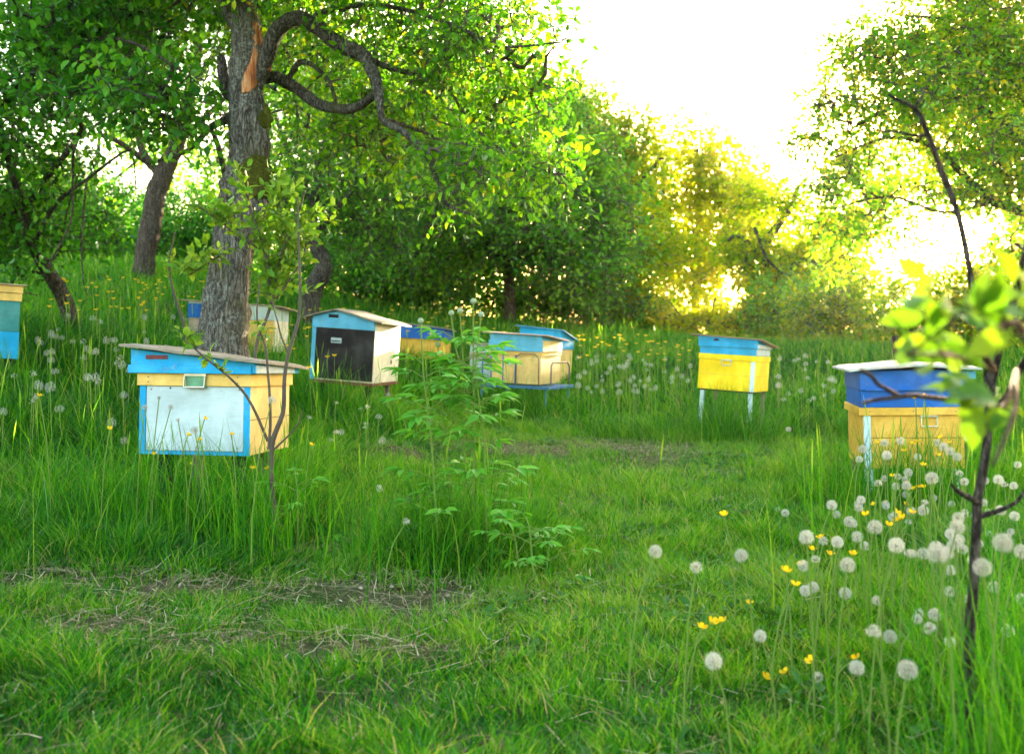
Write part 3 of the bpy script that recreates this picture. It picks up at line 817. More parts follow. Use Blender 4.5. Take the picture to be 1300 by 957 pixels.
# tree behind it on the left
tree('apple_tree', 'leaning grey apple tree on the crest left of the thick trunk', 'tree',
     ground_line(L((182, 352, 13, 28), (184, 325, 13, 25), (192, 285, 13, 25), (197, 250, 13, 24), (210, 215, 13, 22), (228, 175, 13, 18), (238, 130, 13, 15), (250, 70, 13, 12), (256, 0, 13.2, 8))),
     [L((205, 225, 13, 12), (180, 190, 13, 9), (172, 130, 13, 8), (180, 60, 13, 7), (185, 10, 13, 5)), L((228, 178, 13, 9), (260, 150, 13, 7), (290, 120, 13, 5)), L((240, 120, 13, 8), (280, 60, 13, 6), (340, 20, 13, 4)),
      L((192, 210, 13, 8), (140, 175, 12.6, 6), (90, 170, 12.4, 4))],
     [E(240, 40, 13, 1.7, 1.4, .8), E(320, 110, 13, 1.1, 1, .8), E(130, 60, 13, 1.4, 1.2, .9), E(330, -20, 13, 1.6, 1.5, .7), E(180, -60, 13, 2.5, 1.5, .8), E(300, 200, 14, .8, .8, .6), E(130, 165, 12.5, .7, .7, .3)], 950, 'leaf_mid',
     (M['bark_warm'], M['twig']), nleaf=13, lsize=.085, spread=.2, tintb=(.2, .9), maxr=.02)

# leaning tree at the left
tree('apple_tree', 'dark leafed apple tree leaning left beside the tall yellow and teal hive', 'tree',
     ground_line(L((97, 424, 8.4, 24), (88, 398, 8.3, 20), (74, 365, 8.2, 18), (54, 333, 8, 16), (38, 300, 7.8, 14), (25, 250, 7.6, 12), (5, 180, 7.5, 11), (-30, 90, 7.5, 9))),
     [L((30, 270, 7.7, 8), (60, 225, 7.5, 7), (88, 190, 7.3, 7), (103, 165, 7.2, 6), (96, 150, 7.1, 5), (70, 145, 7, 4), (50, 150, 7, 3)),
      L((45, 310, 7.8, 6), (70, 260, 7.5, 5), (110, 228, 7.2, 4), (160, 192, 7, 3), (170, 205, 7, 2), (172, 240, 7, 1.6)),
      L((94, 172, 7.2, 4), (92, 230, 7.1, 3), (90, 280, 7, 2.5), (60, 340, 7, 2)), L((-10, 150, 7.5, 9), (60, 70, 6.8, 7), (150, 50, 6.2, 5), (230, 90, 5.8, 3)),
      L((-20, 110, 7.4, 7), (50, 120, 6.6, 5), (130, 110, 6, 4), (200, 125, 5.6, 3)), L((55, 335, 8, 5), (75, 320, 7.8, 3), (85, 270, 7.6, 2), (100, 220, 7.4, 1.6)),
      L((65, 350, 8.1, 4), (30, 345, 8, 3), (15, 365, 7.9, 2), (48, 375, 7.8, 1.5)), L((110, 228, 7.2, 3), (104, 300, 7.2, 2), (106, 360, 7.1, 1.6), (112, 375, 7.1, 1))],
     [E(0, 190, 7.6, .65, .8, .55, 1.3), E(30, 50, 7.2, 1.0, 1, .5, 1.3), E(130, 60, 6.6, .55, .7, .3), E(190, 125, 6.0, .38, .5, .2, 1.6), E(110, 110, 6.2, .45, .5, .22, 1.2), E(10, 290, 7.8, .42, .5, .3, 1.3), E(80, 280, 7.8, .4, .5, .3, .6), E(20, 330, 8, .35, .4, .2, 1.1),
      E(60, 0, 6.5, .8, 1, .4), E(230, 150, 6.0, .2, .3, .12, 1.3)], 1350, 'leaf_dark',
     (M['bark_dark'], M['bark_dark']), nleaf=12, lsize=.062, detail=1, spread=.10, tintb=(0.1, .95), gap=.36, twig_r=.0025, maxr=.014)

# knobbly tree behind the black hive
tree('apple_tree', 'crooked small trunk with a swollen knee rising behind the charcoal fronted hive', 'tree',
     ground_line(L((396, 420, 11.5, 24), (395, 385, 11.5, 22), (398, 365, 11.5, 24), (408, 348, 11.5, 24), (411, 332, 11.5, 20), (402, 312, 11.5, 17), (397, 290, 11.5, 14), (402, 240, 11.5, 11), (415, 180, 11.5, 8))),
     [L((400, 300, 11.5, 9), (440, 250, 11.3, 7), (490, 200, 11.2, 5), (540, 180, 11, 3)), L((400, 260, 11.5, 8), (370, 200, 11.6, 6), (350, 150, 11.8, 4)), L((405, 230, 11.5, 7), (440, 170, 11.5, 5), (470, 130, 11.5, 3))],
     [E(430, 210, 11.5, 1.0, .9, .6), E(500, 160, 11.5, .9, .9, .6), E(370, 130, 11.8, .8, .9, .6), E(460, 290, 12, .7, .8, .5), E(370, 250, 12.3, .5, .7, .5, .7), E(560, 250, 12.5, .8, .8, .5)], 1000, 'leaf_mid',
     (M['bark_dark'], M['twig']), nleaf=13, lsize=.075, spread=.16, tintb=(.0, .7), maxr=.016)

# the round tree in the middle
tree('hawthorn_tree', 'round dense dark green tree with a straight grey trunk behind the trolley hives', 'tree',
     ground_line(L((647, 430, 14.5, 17), (647, 385, 14.5, 15), (646, 340, 14.5, 14), (648, 280, 14.5, 12), (650, 220, 14.5, 9), (655, 150, 14.5, 6))),
     [L((646, 345, 14.5, 8), (600, 300, 14.2, 6), (550, 290, 14, 4)), L((647, 330, 14.5, 8), (700, 290, 14.2, 6), (750, 280, 14, 4)), L((649, 260, 14.5, 7), (600, 210, 14.4, 5), (570, 190, 14.4, 3)), L((650, 250, 14.5, 7), (710, 210, 14.4, 5), (740, 180, 14.4, 3))],
     [E(645, 260, 14.5, 1.7, 1.5, 1.1, 1.2), E(560, 320, 14, 1.0, 1.1, .6), E(740, 330, 14, 1.0, 1.1, .65), E(660, 300, 13.6, .9, .8, .42, 1.2), E(640, 180, 14.5, 1.2, 1.1, .8), E(710, 210, 14.5, 1.0, 1, .8), E(540, 240, 14.5, .9, 1, .7), E(770, 270, 14.3, .6, .7, .6),
      E(720, 130, 14.5, .45, .6, .5)], 2300, 'leaf_mid',
     (M['bark_warm'], M['twig']), nleaf=14, lsize=.085, spread=.17, tintb=(.0, .85), gap=.30, droop=.1, maxr=.02)
tree('plum_tree', 'mid green tree between the round dark tree and the sunlit yellow trees', 'tree',
     ground_line(L((772, 440, 16.5, 15), (770, 400, 16.5, 13), (762, 340, 16.5, 12), (785, 290, 16.5, 10), (800, 240, 16.5, 8), (790, 180, 16.5, 6))),
     [L((765, 330, 16.5, 7), (800, 290, 16.3, 6), (830, 275, 16.2, 4)), L((790, 270, 16.5, 6), (750, 210, 16.5, 4)), L((795, 250, 16.5, 6), (840, 200, 16.5, 4))],
     [E(775, 230, 16.5, 1.0, .5, .9), E(815, 330, 16.5, .9, .5, .8), E(740, 150, 16.5, .7, .5, .6), E(800, 180, 16.5, .5, .4, .5), E(770, 380, 16.3, .9, .4, .5)], 1000, 'leaf_yellow',
     (M['bark_dark'], M['twig']), nleaf=15, lsize=.095, spread=.17, tintb=(.1, .7), gap=.34, maxr=.012, twig_r=.002)
tree('willow_tree', 'tall yellow green backlit tree standing right of centre behind the yellow hive', 'tree',
     ground_line(L((880, 445, 20, 11), (882, 400, 20, 10), (884, 330, 20, 9), (888, 260, 20, 7), (885, 190, 20, 5))),
     [L((882, 380, 20, 7), (850, 300, 20, 5), (840, 220, 20, 3)), L((883, 370, 20, 7), (920, 300, 20, 5), (935, 230, 20, 3)), L((884, 320, 20, 5), (870, 230, 20, 3))],
     [E(870, 215, 20, 1.1, .4, 1.1), E(915, 240, 20, .8, .4, 1.0), E(870, 330, 19.5, 1.4, .4, .9), E(930, 330, 20, 1.0, .4, 1.0), E(835, 280, 20, .9, .4, 1.0), E(900, 400, 19, 1.6, .4, .5), E(955, 270, 20.5, .7, .4, 1.0), E(1000, 330, 21, .8, .4, .7)], 1500, 'leaf_yellow',
     (M['bark_warm'], M['twig']), nleaf=15, lsize=.12, spread=.2, tintb=(.4, 1), gap=.24, gaps=.7, maxr=.014, twig_r=.002)
tree('apple_tree', 'backlit tree with a bare broken leaning branch between the yellow hive and sun gap', 'tree',
     ground_line(L((985, 446, 17, 14), (985, 410, 17, 13), (978, 370, 17, 12), (968, 320, 17, 11), (985, 290, 17, 10), (1005, 262, 17, 8), (1014, 235, 17, 6))),
     [L((970, 330, 17, 7), (940, 300, 17, 6), (925, 305, 16.8, 4)), L((976, 360, 17, 6), (1020, 330, 16.8, 5), (1050, 345, 16.6, 3)), L((970, 318, 17, 6), (958, 290, 16.8, 4), (975, 330, 16.6, 3), (1000, 350, 16.6, 2))],
     [E(980, 380, 17, .85, .4, .6, 1.2), E(950, 330, 17, .6, .4, .6), E(1010, 340, 17, .5, .4, .4), E(1000, 260, 17, .5, .4, .3, .7), E(960, 250, 17.5, .5, .4, .35, .8), E(1045, 300, 17, .6, .4, .35, .9), E(1075, 350, 16.5, .45, .4, .5, 1), E(1080, 290, 16.5, .4, .4, .3, .8)], 1000, 'leaf_yellow',
     (M['bark_dark'], M['bark_dark']), nleaf=15, lsize=.09, spread=.17, tintb=(.1, .8), gap=.30, maxr=.012, twig_r=.002)

# the big tree at the right edge
tree('apple_tree', 'spreading backlit apple tree whose branches hang in from the right edge', 'tree',
     ground_line(L((1400, 500, 10, 40), (1395, 430, 10, 34), (1385, 350, 10, 30), (1360, 290, 10, 26), (1345, 230, 10, 22), (1330, 130, 10, 18), (1320, 30, 10, 12))),
     [L((1365, 300, 10, 16), (1310, 272, 9.8, 14), (1260, 255, 9.7, 12), (1225, 225, 9.6, 9), (1190, 190, 9.5, 6), (1130, 175, 9.4, 4), (1060, 200, 9.3, 2.5)),
      L((1345, 220, 10, 14), (1290, 170, 9.8, 10), (1230, 130, 9.7, 7), (1160, 110, 9.6, 5), (1100, 100, 9.5, 3)), L((1335, 150, 10, 12), (1280, 70, 10, 8), (1220, 30, 10, 5), (1150, 20, 10, 3)),
      L((1260, 255, 9.7, 6), (1200, 270, 9.5, 4), (1130, 250, 9.4, 3), (1060, 265, 9.3, 2)), L((1385, 360, 10, 10), (1330, 330, 9.6, 7), (1290, 310, 9.4, 4))],
     [E(1150, 130, 9.6, .75, .9, .42, 1.1), E(1260, 60, 9.8, .7, .9, .6, 1.3), E(1240, 190, 9.6, .65, .8, .3, 1.2), E(1080, 205, 9.4, .5, .6, .28, 1), E(1300, 220, 9.6, .45, .7, .5, 1.3), E(1130, 45, 9.8, .5, .7, .33, .8), E(1090, 290, 9.4, .5, .6, .18, .8),
      E(1190, 250, 9.5, .55, .6, .16, .9), E(1320, -40, 10, 1.4, 1, .5), E(1310, 350, 9.6, .22, .5, .5, .8), E(1040, 240, 9.3, .28, .5, .2, 1), E(1000, 190, 9.4, .25, .4, .2, 1), E(1060, 130, 9.5, .35, .5, .3, 1), E(1080, 60, 9.8, .4, .5, .3, 1), E(1200, -40, 10, .8, .8, .35), E(1190, 90, 9.9, .8, .6, .5), E(1290, 140, 10, .5, .6, .8), E(1240, 240, 9.8, .7, .5, .2), E(1110, 270, 9.6, .5, .4, .25), E(1030, 180, 9.5, .25, .4, .25), E(1290, 320, 9.8, .25, .4, .35), E(1060, 330, 9.8, .22, .3, .2), E(1170, 300, 9.8, .3, .3, .12, .6)], 3200, 'leaf_apple',
     (M['bark_dark'], M['twig']), nleaf=12, lsize=.058, spread=.10, tintb=(.4, 1), gap=.44, twig_r=.0025, maxr=.012, droop=.2)

# hedge bushes
def bush(label, px, py, Y, rx, ry, rz, leaf, n, tb=(0, .8), name='bush', ls=.08, group='bushes of the orchard hedge', tilt=0):
    g = P(px, py, Y); z = Hs(g[0], g[1])
    b0 = np.array([g[0], g[1], z])
    c = np.array([g[0], g[1], z + rz * .85])
    st = [[(b0 - [0, 0, .05], .03), (b0 + [0, 0, rz * .5], .024), (b0 + [rx * .1, 0, rz * 1.2], .012)]]
    lm = [[(b0 + [0, 0, .0], .02), (b0 + [rx * a, ry * .2 * a, rz * .6], .014), (b0 + [rx * a * 1.6, ry * .3 * a, rz * 1.1], .007)] for a in (-.4, .45)]
    tree(name, label, 'bush', st[0], lm, [(c, (rx, ry, rz), 1), (c + [rx * .5, 0, -rz * .55], (rx * .7, ry * .8, rz * .5), 1), (c + [-rx * .5, 0, -rz * .4], (rx * .6, ry * .8, rz * .55), 1)], n, leaf, (M['bark_dark'], M['twig']),
         nleaf=18, lsize=ls, spread=.15, tintb=tb, gap=.2, maxr=.008, twig_r=.0018, trunk_name='stem', group=group, beam=px > 800)


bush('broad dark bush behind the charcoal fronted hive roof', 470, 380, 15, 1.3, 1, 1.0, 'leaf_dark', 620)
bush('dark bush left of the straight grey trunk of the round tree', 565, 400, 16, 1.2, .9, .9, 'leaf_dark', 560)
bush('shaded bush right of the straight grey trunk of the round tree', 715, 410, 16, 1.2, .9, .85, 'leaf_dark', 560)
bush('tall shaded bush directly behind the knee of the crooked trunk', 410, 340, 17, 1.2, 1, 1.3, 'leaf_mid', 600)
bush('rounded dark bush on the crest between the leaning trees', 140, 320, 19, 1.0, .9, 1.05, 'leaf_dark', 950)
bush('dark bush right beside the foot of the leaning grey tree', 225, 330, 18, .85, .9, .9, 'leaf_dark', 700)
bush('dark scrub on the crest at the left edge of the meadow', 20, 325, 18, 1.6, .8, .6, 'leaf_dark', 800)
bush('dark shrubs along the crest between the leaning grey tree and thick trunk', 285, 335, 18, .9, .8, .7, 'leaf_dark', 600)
bush('yellow green bush left behind the yellow hive', 810, 425, 17, .9, .8, .6, 'leaf_yellow', 260, (.3, .9))
bush('sunlit bush directly behind the yellow hive', 900, 430, 16, 1.0, .45, .6, 'leaf_yellow', 330, (.5, 1))
bush('green bush just right of the yellow hive at the hedge foot', 1000, 435, 16, .9, .8, .6, 'leaf_mid', 420, (.4, 1))
bush('low backlit bush at the hedge foot left of the dark post', 1070, 440, 14.5, .9, .45, .72, 'leaf_yellow', 420, (0, .7))
bush('low backlit bush at the hedge foot right of the dark post', 1195, 442, 13.5, 1.05, .45, .66, 'leaf_yellow', 480, (0, .8))
bush('low sunlit bush near the right edge below the sun gap', 1290, 442, 13, .9, .45, .85, 'leaf_yellow', 480, (.1, .9))
# background trees filling the top
tree('ash_tree', 'tall distant pale green tree seen between the thick trunk and the round tree', 'tree',
     ground_line(L((520, 400, 20, 12), (520, 300, 20, 10), (525, 180, 20, 7), (530, 80, 20, 4))), [L((520, 290, 20, 7), (460, 180, 20, 4)), L((520, 260, 20, 7), (590, 170, 20, 4))],
     [E(480, 150, 20, 1.9, 1.3, 1.5), E(570, 130, 20, 1.5, 1.3, 1.3), E(400, 220, 20, 1.4, 1, 1.4), E(540, 260, 20, 1.6, 1, 1.3), E(640, 130, 20, 1.0, 1, .9), E(380, 80, 20, 1.3, 1, 1.1)], 1300, 'leaf_mid', (M['bark_warm'], M['twig']), nleaf=13, lsize=.12, spread=.26,
     tintb=(.3, 1), gap=.36, gaps=.8, maxr=.03)

tree('ash_tree', 'hazy pale tree standing behind the spreading tree at the right edge', 'tree',
     ground_line(L((1330, 440, 17, 14), (1325, 360, 17, 12), (1310, 250, 17, 9), (1290, 120, 17, 5))), [L((1322, 330, 17, 8), (1260, 210, 17, 5)), L((1318, 300, 17, 7), (1180, 190, 17, 4))],
     [E(1220, 170, 17, 1.2, .5, 1.0), E(1310, 110, 17, 1.1, .5, 1.2), E(1110, 220, 17, .8, .4, .6), E(1320, 300, 17, .7, .4, .8), E(1250, 50, 17, 1.2, .5, .7)], 900, 'leaf_yellow', (M['bark_warm'], M['twig']), nleaf=14, lsize=.10, spread=.2,
     tintb=(.2, .9), gap=.38, gaps=.7, maxr=.014, twig_r=.002)
tree('ash_tree', 'airy distant tree closing the gap between the two left leaning trees', 'tree',
     ground_line(L((112, 340, 21, 10), (115, 270, 21, 8), (125, 190, 21, 5), (128, 120, 21, 3))), [L((115, 270, 21, 5), (70, 220, 21, 3)), L((118, 250, 21, 5), (180, 200, 21, 3))],
     [E(75, 235, 21, 1.1, .5, .7), E(110, 290, 21, 1.3, .5, .5), E(190, 175, 21, .9, .5, .6), E(245, 250, 21, .9, .5, 1.0), E(20, 270, 21, 1.0, .5, .9)], 560, 'leaf_mid', (M['bark_warm'], M['twig']), nleaf=14, lsize=.11, spread=.2, tintb=(.3, 1), gap=.44, gaps=.7, maxr=.014, twig_r=.002)
bush('leafy shrub on the crest right behind the dark leafed leaning tree', 75, 300, 18, 1.1, .9, 1.15, 'leaf_mid', 520, (.1, .7))

# ------------------------------------------------------------------ saplings
def sapling(name, label, stems, leafspec, leaf, bm, cat='sapling', group=None, ls=.05, detail=1, size_y=None, tb=(.3, 1), stem_name='stem'):
    """stems: list of polylines L(...); leafspec: (stem index, t0, t1, n, spread)"""
    b = stems[0][0][0]; e = thing(name, label, cat, tuple(b), group); inv = -b; cur = []
    for l in stems:
        pts = np.array([p for p, r in l]); rd = np.array([r for p, r in l]); t = np.linspace(0, len(pts) - 1, (len(pts) - 1) * 4 + 1)
        q = np.stack([np.interp(t, np.arange(len(pts)), pts[:, k]) for k in range(3)], 1); 
        q[1:-1] += rng.normal(size=(len(q) - 2, 3)) * .0025; q[1:-1] = (q[:-2] + q[1:-1] * 2 + q[2:]) / 4
        V, Q = tube_arrays(q, np.interp(t, np.arange(len(rd)), rd), 7)
        mesh_obj(stem_name, np_mesh(stem_name, V + inv, Q, smooth=True), bm, e); cur.append(q)
    B = []; D = []; SV = []; SQ = []
    for si, t0, t1, n, sp in leafspec:
        q = cur[si]; t = rng.uniform(t0, t1, n) * (len(q) - 1); i = np.clip(t.astype(int), 0, len(q) - 2)
        p = q[i] + (q[i + 1] - q[i]) * (t - i)[:, None]; dr = q[i + 1] - q[i]; dr /= np.linalg.norm(dr, axis=1)[:, None]
        # several short side shoots with leaves along them
        ns = max(1, n // 7); shoots = rng.integers(0, n, ns); g = rng.integers(0, ns, n)
        sd = rng.normal(size=(ns, 3)); sd[:, 2] = np.abs(sd[:, 2]) * .8 + .3; sd /= np.linalg.norm(sd, axis=1)[:, None]
        pos = p[shoots][g] + sd[g] * (rng.random(n) * sp)[:, None] + rng.normal(size=(n, 3)) * .006
        B.append(pos); D.append(sd[g] * .7 + rng.normal(size=(n, 3)) * .7)
        V = SV; Q = SQ
        for k2 in range(ns):
            vv, qq = tube_arrays([p[shoots[k2]], p[shoots[k2]] + sd[k2] * sp * .5, p[shoots[k2]] + sd[k2] * sp], [.0018, .0014, .0008], 4)
            Q += [tuple(x + len(V) for x in z_) for z_ in qq]; V += list(vv)
    B = np.concatenate(B); D = np.concatenate(D); n = len(B)
    nrm = rng.normal(size=(n, 3)) * .6; nrm[:, 2] += .7; nrm[:, 1] -= .4
    Ls = ls * (.6 + .6 * rng.random(n))
    leafy('leaves', (np.array(SV) + inv, np.array(SQ)), leaf_mesh('leaves', B + inv, D, nrm, Ls, Ls * (.45 + .15 * rng.random(n)), np.clip(rng.uniform(*tb, n), 0, 1), detail, True), e, bm, M[leaf])
    return e


sapling('plum_sapling', 'bright green leafy sapling growing in front of the thick apple trunk', [
    ground_line(L((330, 600, 5.3, 5), (322, 440, 5.3, 4.5), (345, 390, 5.3, 4), (340, 330, 5.25, 3.5), (320, 270, 5.2, 3), (308, 232, 5.2, 2))),
    L((345, 390, 5.3, 4), (352, 340, 5.3, 3), (372, 290, 5.3, 2.5), (388, 240, 5.3, 2)), L((335, 320, 5.25, 3), (290, 290, 5.15, 2.5), (252, 262, 5.1, 2)), L((352, 340, 5.3, 3), (365, 300, 5.2, 2), (350, 235, 5.2, 1.5)),
    L((330, 300, 5.2, 2), (270, 330, 5.2, 2), (240, 350, 5.2, 1.5)), L((350, 380, 5.3, 3), (385, 330, 5.3, 2), (395, 270, 5.3, 1.5))],
    [(0, .35, 1, 200, .15), (1, .1, 1, 230, .14), (2, .2, 1, 150, .12), (3, .3, 1, 140, .13), (4, .2, 1, 110, .12), (5, .2, 1, 170, .14)], 'leaf_bright', M['twig'], ls=.062)
sapling('plum_sapling', 'thin dark forked sapling with few leaves in front of the white panelled hive', [
    ground_line(L((352, 640, 3.95, 6), (344, 590, 3.95, 5.5), (345, 560, 3.95, 7), (360, 525, 3.95, 6), (361, 480, 3.95, 5), (366, 450, 3.95, 4.5), (380, 405, 3.95, 4), (381, 330, 3.95, 3), (378, 250, 3.95, 2))),
    L((341, 570, 3.95, 4), (343, 510, 3.95, 3.5), (338, 440, 3.95, 3), (325, 405, 3.95, 2.5), (330, 360, 3.95, 2)),
    L((340, 560, 3.95, 4), (312, 500, 3.9, 3.5), (290, 478, 3.85, 3), (262, 455, 3.8, 2.5), (232, 430, 3.8, 2)),
    L((343, 575, 3.95, 3), (375, 545, 3.95, 2), (385, 520, 3.95, 1)), L((366, 450, 3.95, 3), (352, 410, 3.95, 2), (345, 380, 3.95, 1.5))],
    [(2, .55, 1, 42, .07), (2, .3, .6, 10, .07), (1, .4, 1, 16, .06), (0, .6, 1, 20, .06)], 'leaf_bright', M['twig'], ls=.045)
sapling('plum_sapling', 'bare thin sapling in the meadow left of the thick trunk', [
    ground_line(L((243, 480, 6.9, 4), (240, 440, 6.9, 4), (230, 400, 6.9, 3.5), (217, 360, 6.9, 3), (214, 330, 6.9, 2.5), (222, 295, 6.9, 2)))],
    [(0, .6, 1, 30, .1)], 'leaf_bright', M['twig'], ls=.05)
# foreground sapling at the right
sapling('young_plum_tree', 'blurred dark stemmed young tree with big bright leaves nearest the camera at right', [
    ground_line(L((1226, 1000, 1.9, 15), (1233, 900, 1.9, 14), (1228, 820, 1.9, 14), (1236, 740, 1.9, 13), (1239, 640, 1.9, 12), (1252, 560, 1.9, 11), (1256, 500, 1.88, 10), (1269, 440, 1.86, 9), (1286, 380, 1.84, 10), (1306, 300, 1.82, 9), (1330, 200, 1.8, 10))),
    L((1250, 560, 1.9, 9), (1256, 520, 1.9, 9), (1250, 450, 1.92, 8), (1232, 340, 1.95, 8), (1212, 260, 2.0, 8), (1186, 190, 2.0, 7), (1163, 138, 2.0, 6), (1128, 120, 2.0, 4)),
    L((1175, 172, 2.0, 4), (1140, 168, 1.98, 3.5), (1108, 163, 1.95, 2.5)), L((1162, 138, 2.0, 4), (1168, 126, 2.0, 3.5), (1172, 116, 2.0, 2)),
    L((1255, 540, 1.9, 12), (1280, 500, 1.8, 10), (1310, 440, 1.7, 8)),
    L((1250, 512, 1.88, 7), (1200, 506, 1.6, 7), (1150, 500, 1.45, 7), (1095, 512, 1.35, 5)), L((1140, 502, 1.44, 6), (1118, 488, 1.4, 6), (1093, 470, 1.36, 5)),
    L((1262, 470, 1.87, 8), (1255, 450, 1.4, 8), (1210, 445, 1.1, 7), (1150, 450, .95, 5)), L((1290, 470, 1.7, 8), (1275, 520, 1.3, 8), (1240, 540, 1.1, 6)),
    L((1300, 420, 1.6, 8), (1290, 410, 1.3, 8), (1250, 425, 1.05, 6)), L((1262, 470, 1.87, 8), (1225, 452, 1.1, 6), (1160, 448, .85, 4)), L((1290, 470, 1.7, 8), (1290, 520, 1.1, 8), (1260, 590, .95, 5)), L((1320, 500, 1.5, 8), (1310, 440, 1.0, 6), (1270, 400, .9, 5)),
    L((1243, 640, 1.9, 9), (1220, 628, 1.85, 7), (1208, 615, 1.82, 4)), L((1245, 655, 1.9, 8), (1290, 640, 1.9, 5), (1320, 600, 1.9, 4))],
    [(7, .3, 1, 8, .07), (8, .3, 1, 9, .09), (9, .2, 1, 8, .08), (4, .3, 1, 9, .08), (0, .72, 1, 9, .08), (7, .4, 1, 5, .07), (9, .3, 1, 5, .07), (10, .6, 1, 7, .06), (11, .3, 1, 12, .10), (12, .3, 1, 9, .08)], 'leaf_near', M['sapling_bark'], cat='young tree', ls=.052, tb=(.4, 1))

# ------------------------------------------------------------------ grass
def tall_mask(x, y):
    """0 = short clearing, 1 = tall meadow"""
    px = 650 + F * x / np.maximum(y, .5)
    n = vnoise(x, y, .8, 21) * .9 + vnoise(x, y, .25, 22) * .4
    m = np.zeros_like(x)
    def g(cx, cy, rx, ry): return np.exp(-(((x - cx) / rx) ** 2 + ((y - cy) / ry) ** 2) ** 2)
    # left meadow
    m = np.maximum(m, 1 / (1 + np.exp(-(-x - 1.05 - .10 * (y - 4) ) * 4)) * (1 / (1 + np.exp(-(y - 3.55) * 5))))
    m = np.maximum(m, 1 / (1 + np.exp(-(y - 8.9) * 3)))          # everything far
    m = np.maximum(m, g(-1.35, 4.2, .7, .7)); m = np.maximum(m, g(-1.3, 7.4, .9, .8)); m = np.maximum(m, g(-.2, 3.9, .42, .5))
    m = np.maximum(m, g(1.9, 8.3, .8, .35) * .7); m = np.maximum(m, g(.9, 8.3, .8, .5) * .9); m = np.maximum(m, g(0.1, 9.0, 1, .6))
    m = np.maximum(m, 1 / (1 + np.exp(-(x - 1.15 - .12 * (y - 2.5)) * 5)) * (y < 6) * .75)
    m = np.maximum(m, (x > 2.6) * (y > 5) * .8)
    return np.clip(m * (.65 + .6 * n), 0, 1)


BARE = [(P(797, 580, 7.3), .5, .7), (P(640, 585, 7.1), .6, .42), (P(330, 700, 3.9), .5, .16), (P(60, 740, 3.4), .5, .2), (P(560, 745, 3.45), .35, .14), (P(300, 830, 2.75), .5, .12), (P(500, 572, 6.3), .3, .2), (P(480, 765, 3.3), .45, .22), (P(230, 760, 3.35), .35, .18), (P(870, 620, 6.2), .4, .15), (P(120, 800, 2.95), .3, .1), (P(560, 640, 5.0), .2, .14), (P(1080, 530, 8.5), .01, .01)]


def bare_mask(x, y):
    b = np.zeros_like(x)
    for q, rx, ry in BARE:
        b = np.maximum(b, np.exp(-((x - q[0]) / rx) ** 2 - ((y - q[1]) / ry) ** 2))
    return np.clip(b * (.5 + vnoise(x, y, .12, 31)), 0, 1)


def field(n, y0, y1, margin=1.22):
    # uniform over the wedge seen by the camera, with some room to each side
    y = np.sqrt(rng.random(n) * (y1 ** 2 - y0 ** 2) + y0 ** 2)
    x = (rng.random(n) * 2 - 1) * .5143 * y * margin
    return x, y


GV, GQ, GT, GA = [], [], [], []
gcount = 0


def blades(x, y, h, wd, bend, tint, segs=3, leanx=None, leany=None):
    global gcount
    n = len(x); z = H(x, y)
    a = rng.random(n) * 2 * math.pi
    dx = np.cos(a) * bend + (leanx if leanx is not None else 0); dy = np.sin(a) * bend + (leany if leany is not None else 0)
    a2 = rng.random(n) * 2 * math.pi; sx = np.cos(a2); sy = np.sin(a2) * .6
    V = []
    for k_ in range(segs + 1):
        t = k_ / segs; b_ = t * t
        cx = x + dx * h * b_; cy = y + dy * h * b_
        cz = z - .01 + h * t * (1 - .30 * np.minimum(bend, 1.2) * t)
        if k_ < segs:
            w_ = wd * .5 * (1 - t ** 1.8 * .75)
            V.append(np.stack([cx - sx * w_, cy - sy * w_, cz], 1)); V.append(np.stack([cx + sx * w_, cy + sy * w_, cz], 1))
        else: V.append(np.stack([cx, cy, cz], 1))
    nv = len(V); V = np.stack(V, 1).reshape(-1, 3); b0 = gcount + np.arange(n)[:, None] * nv
    for k_ in range(segs - 1): GQ.append(b0 + np.array([[2 * k_, 2 * k_ + 1, 2 * k_ + 3, 2 * k_ + 2]]))
    GT.append(b0 + np.array([[2 * segs - 2, 2 * segs - 1, 2 * segs]]))
    GV.append(V); GA.append(np.repeat(tint, nv)); gcount += len(V)


def foot_mask(x, y):
    m = np.zeros(len(x), bool)
    for cx, cy, yaw, hw, hd, z in HIVE_FOOT:
        dx = x - cx; dy = y - cy; u = dx * math.cos(yaw) + dy * math.sin(yaw); v = -dx * math.sin(yaw) + dy * math.cos(yaw)
        m |= (np.abs(u) < hw + .02) & (np.abs(v) < hd + .04)
    return m


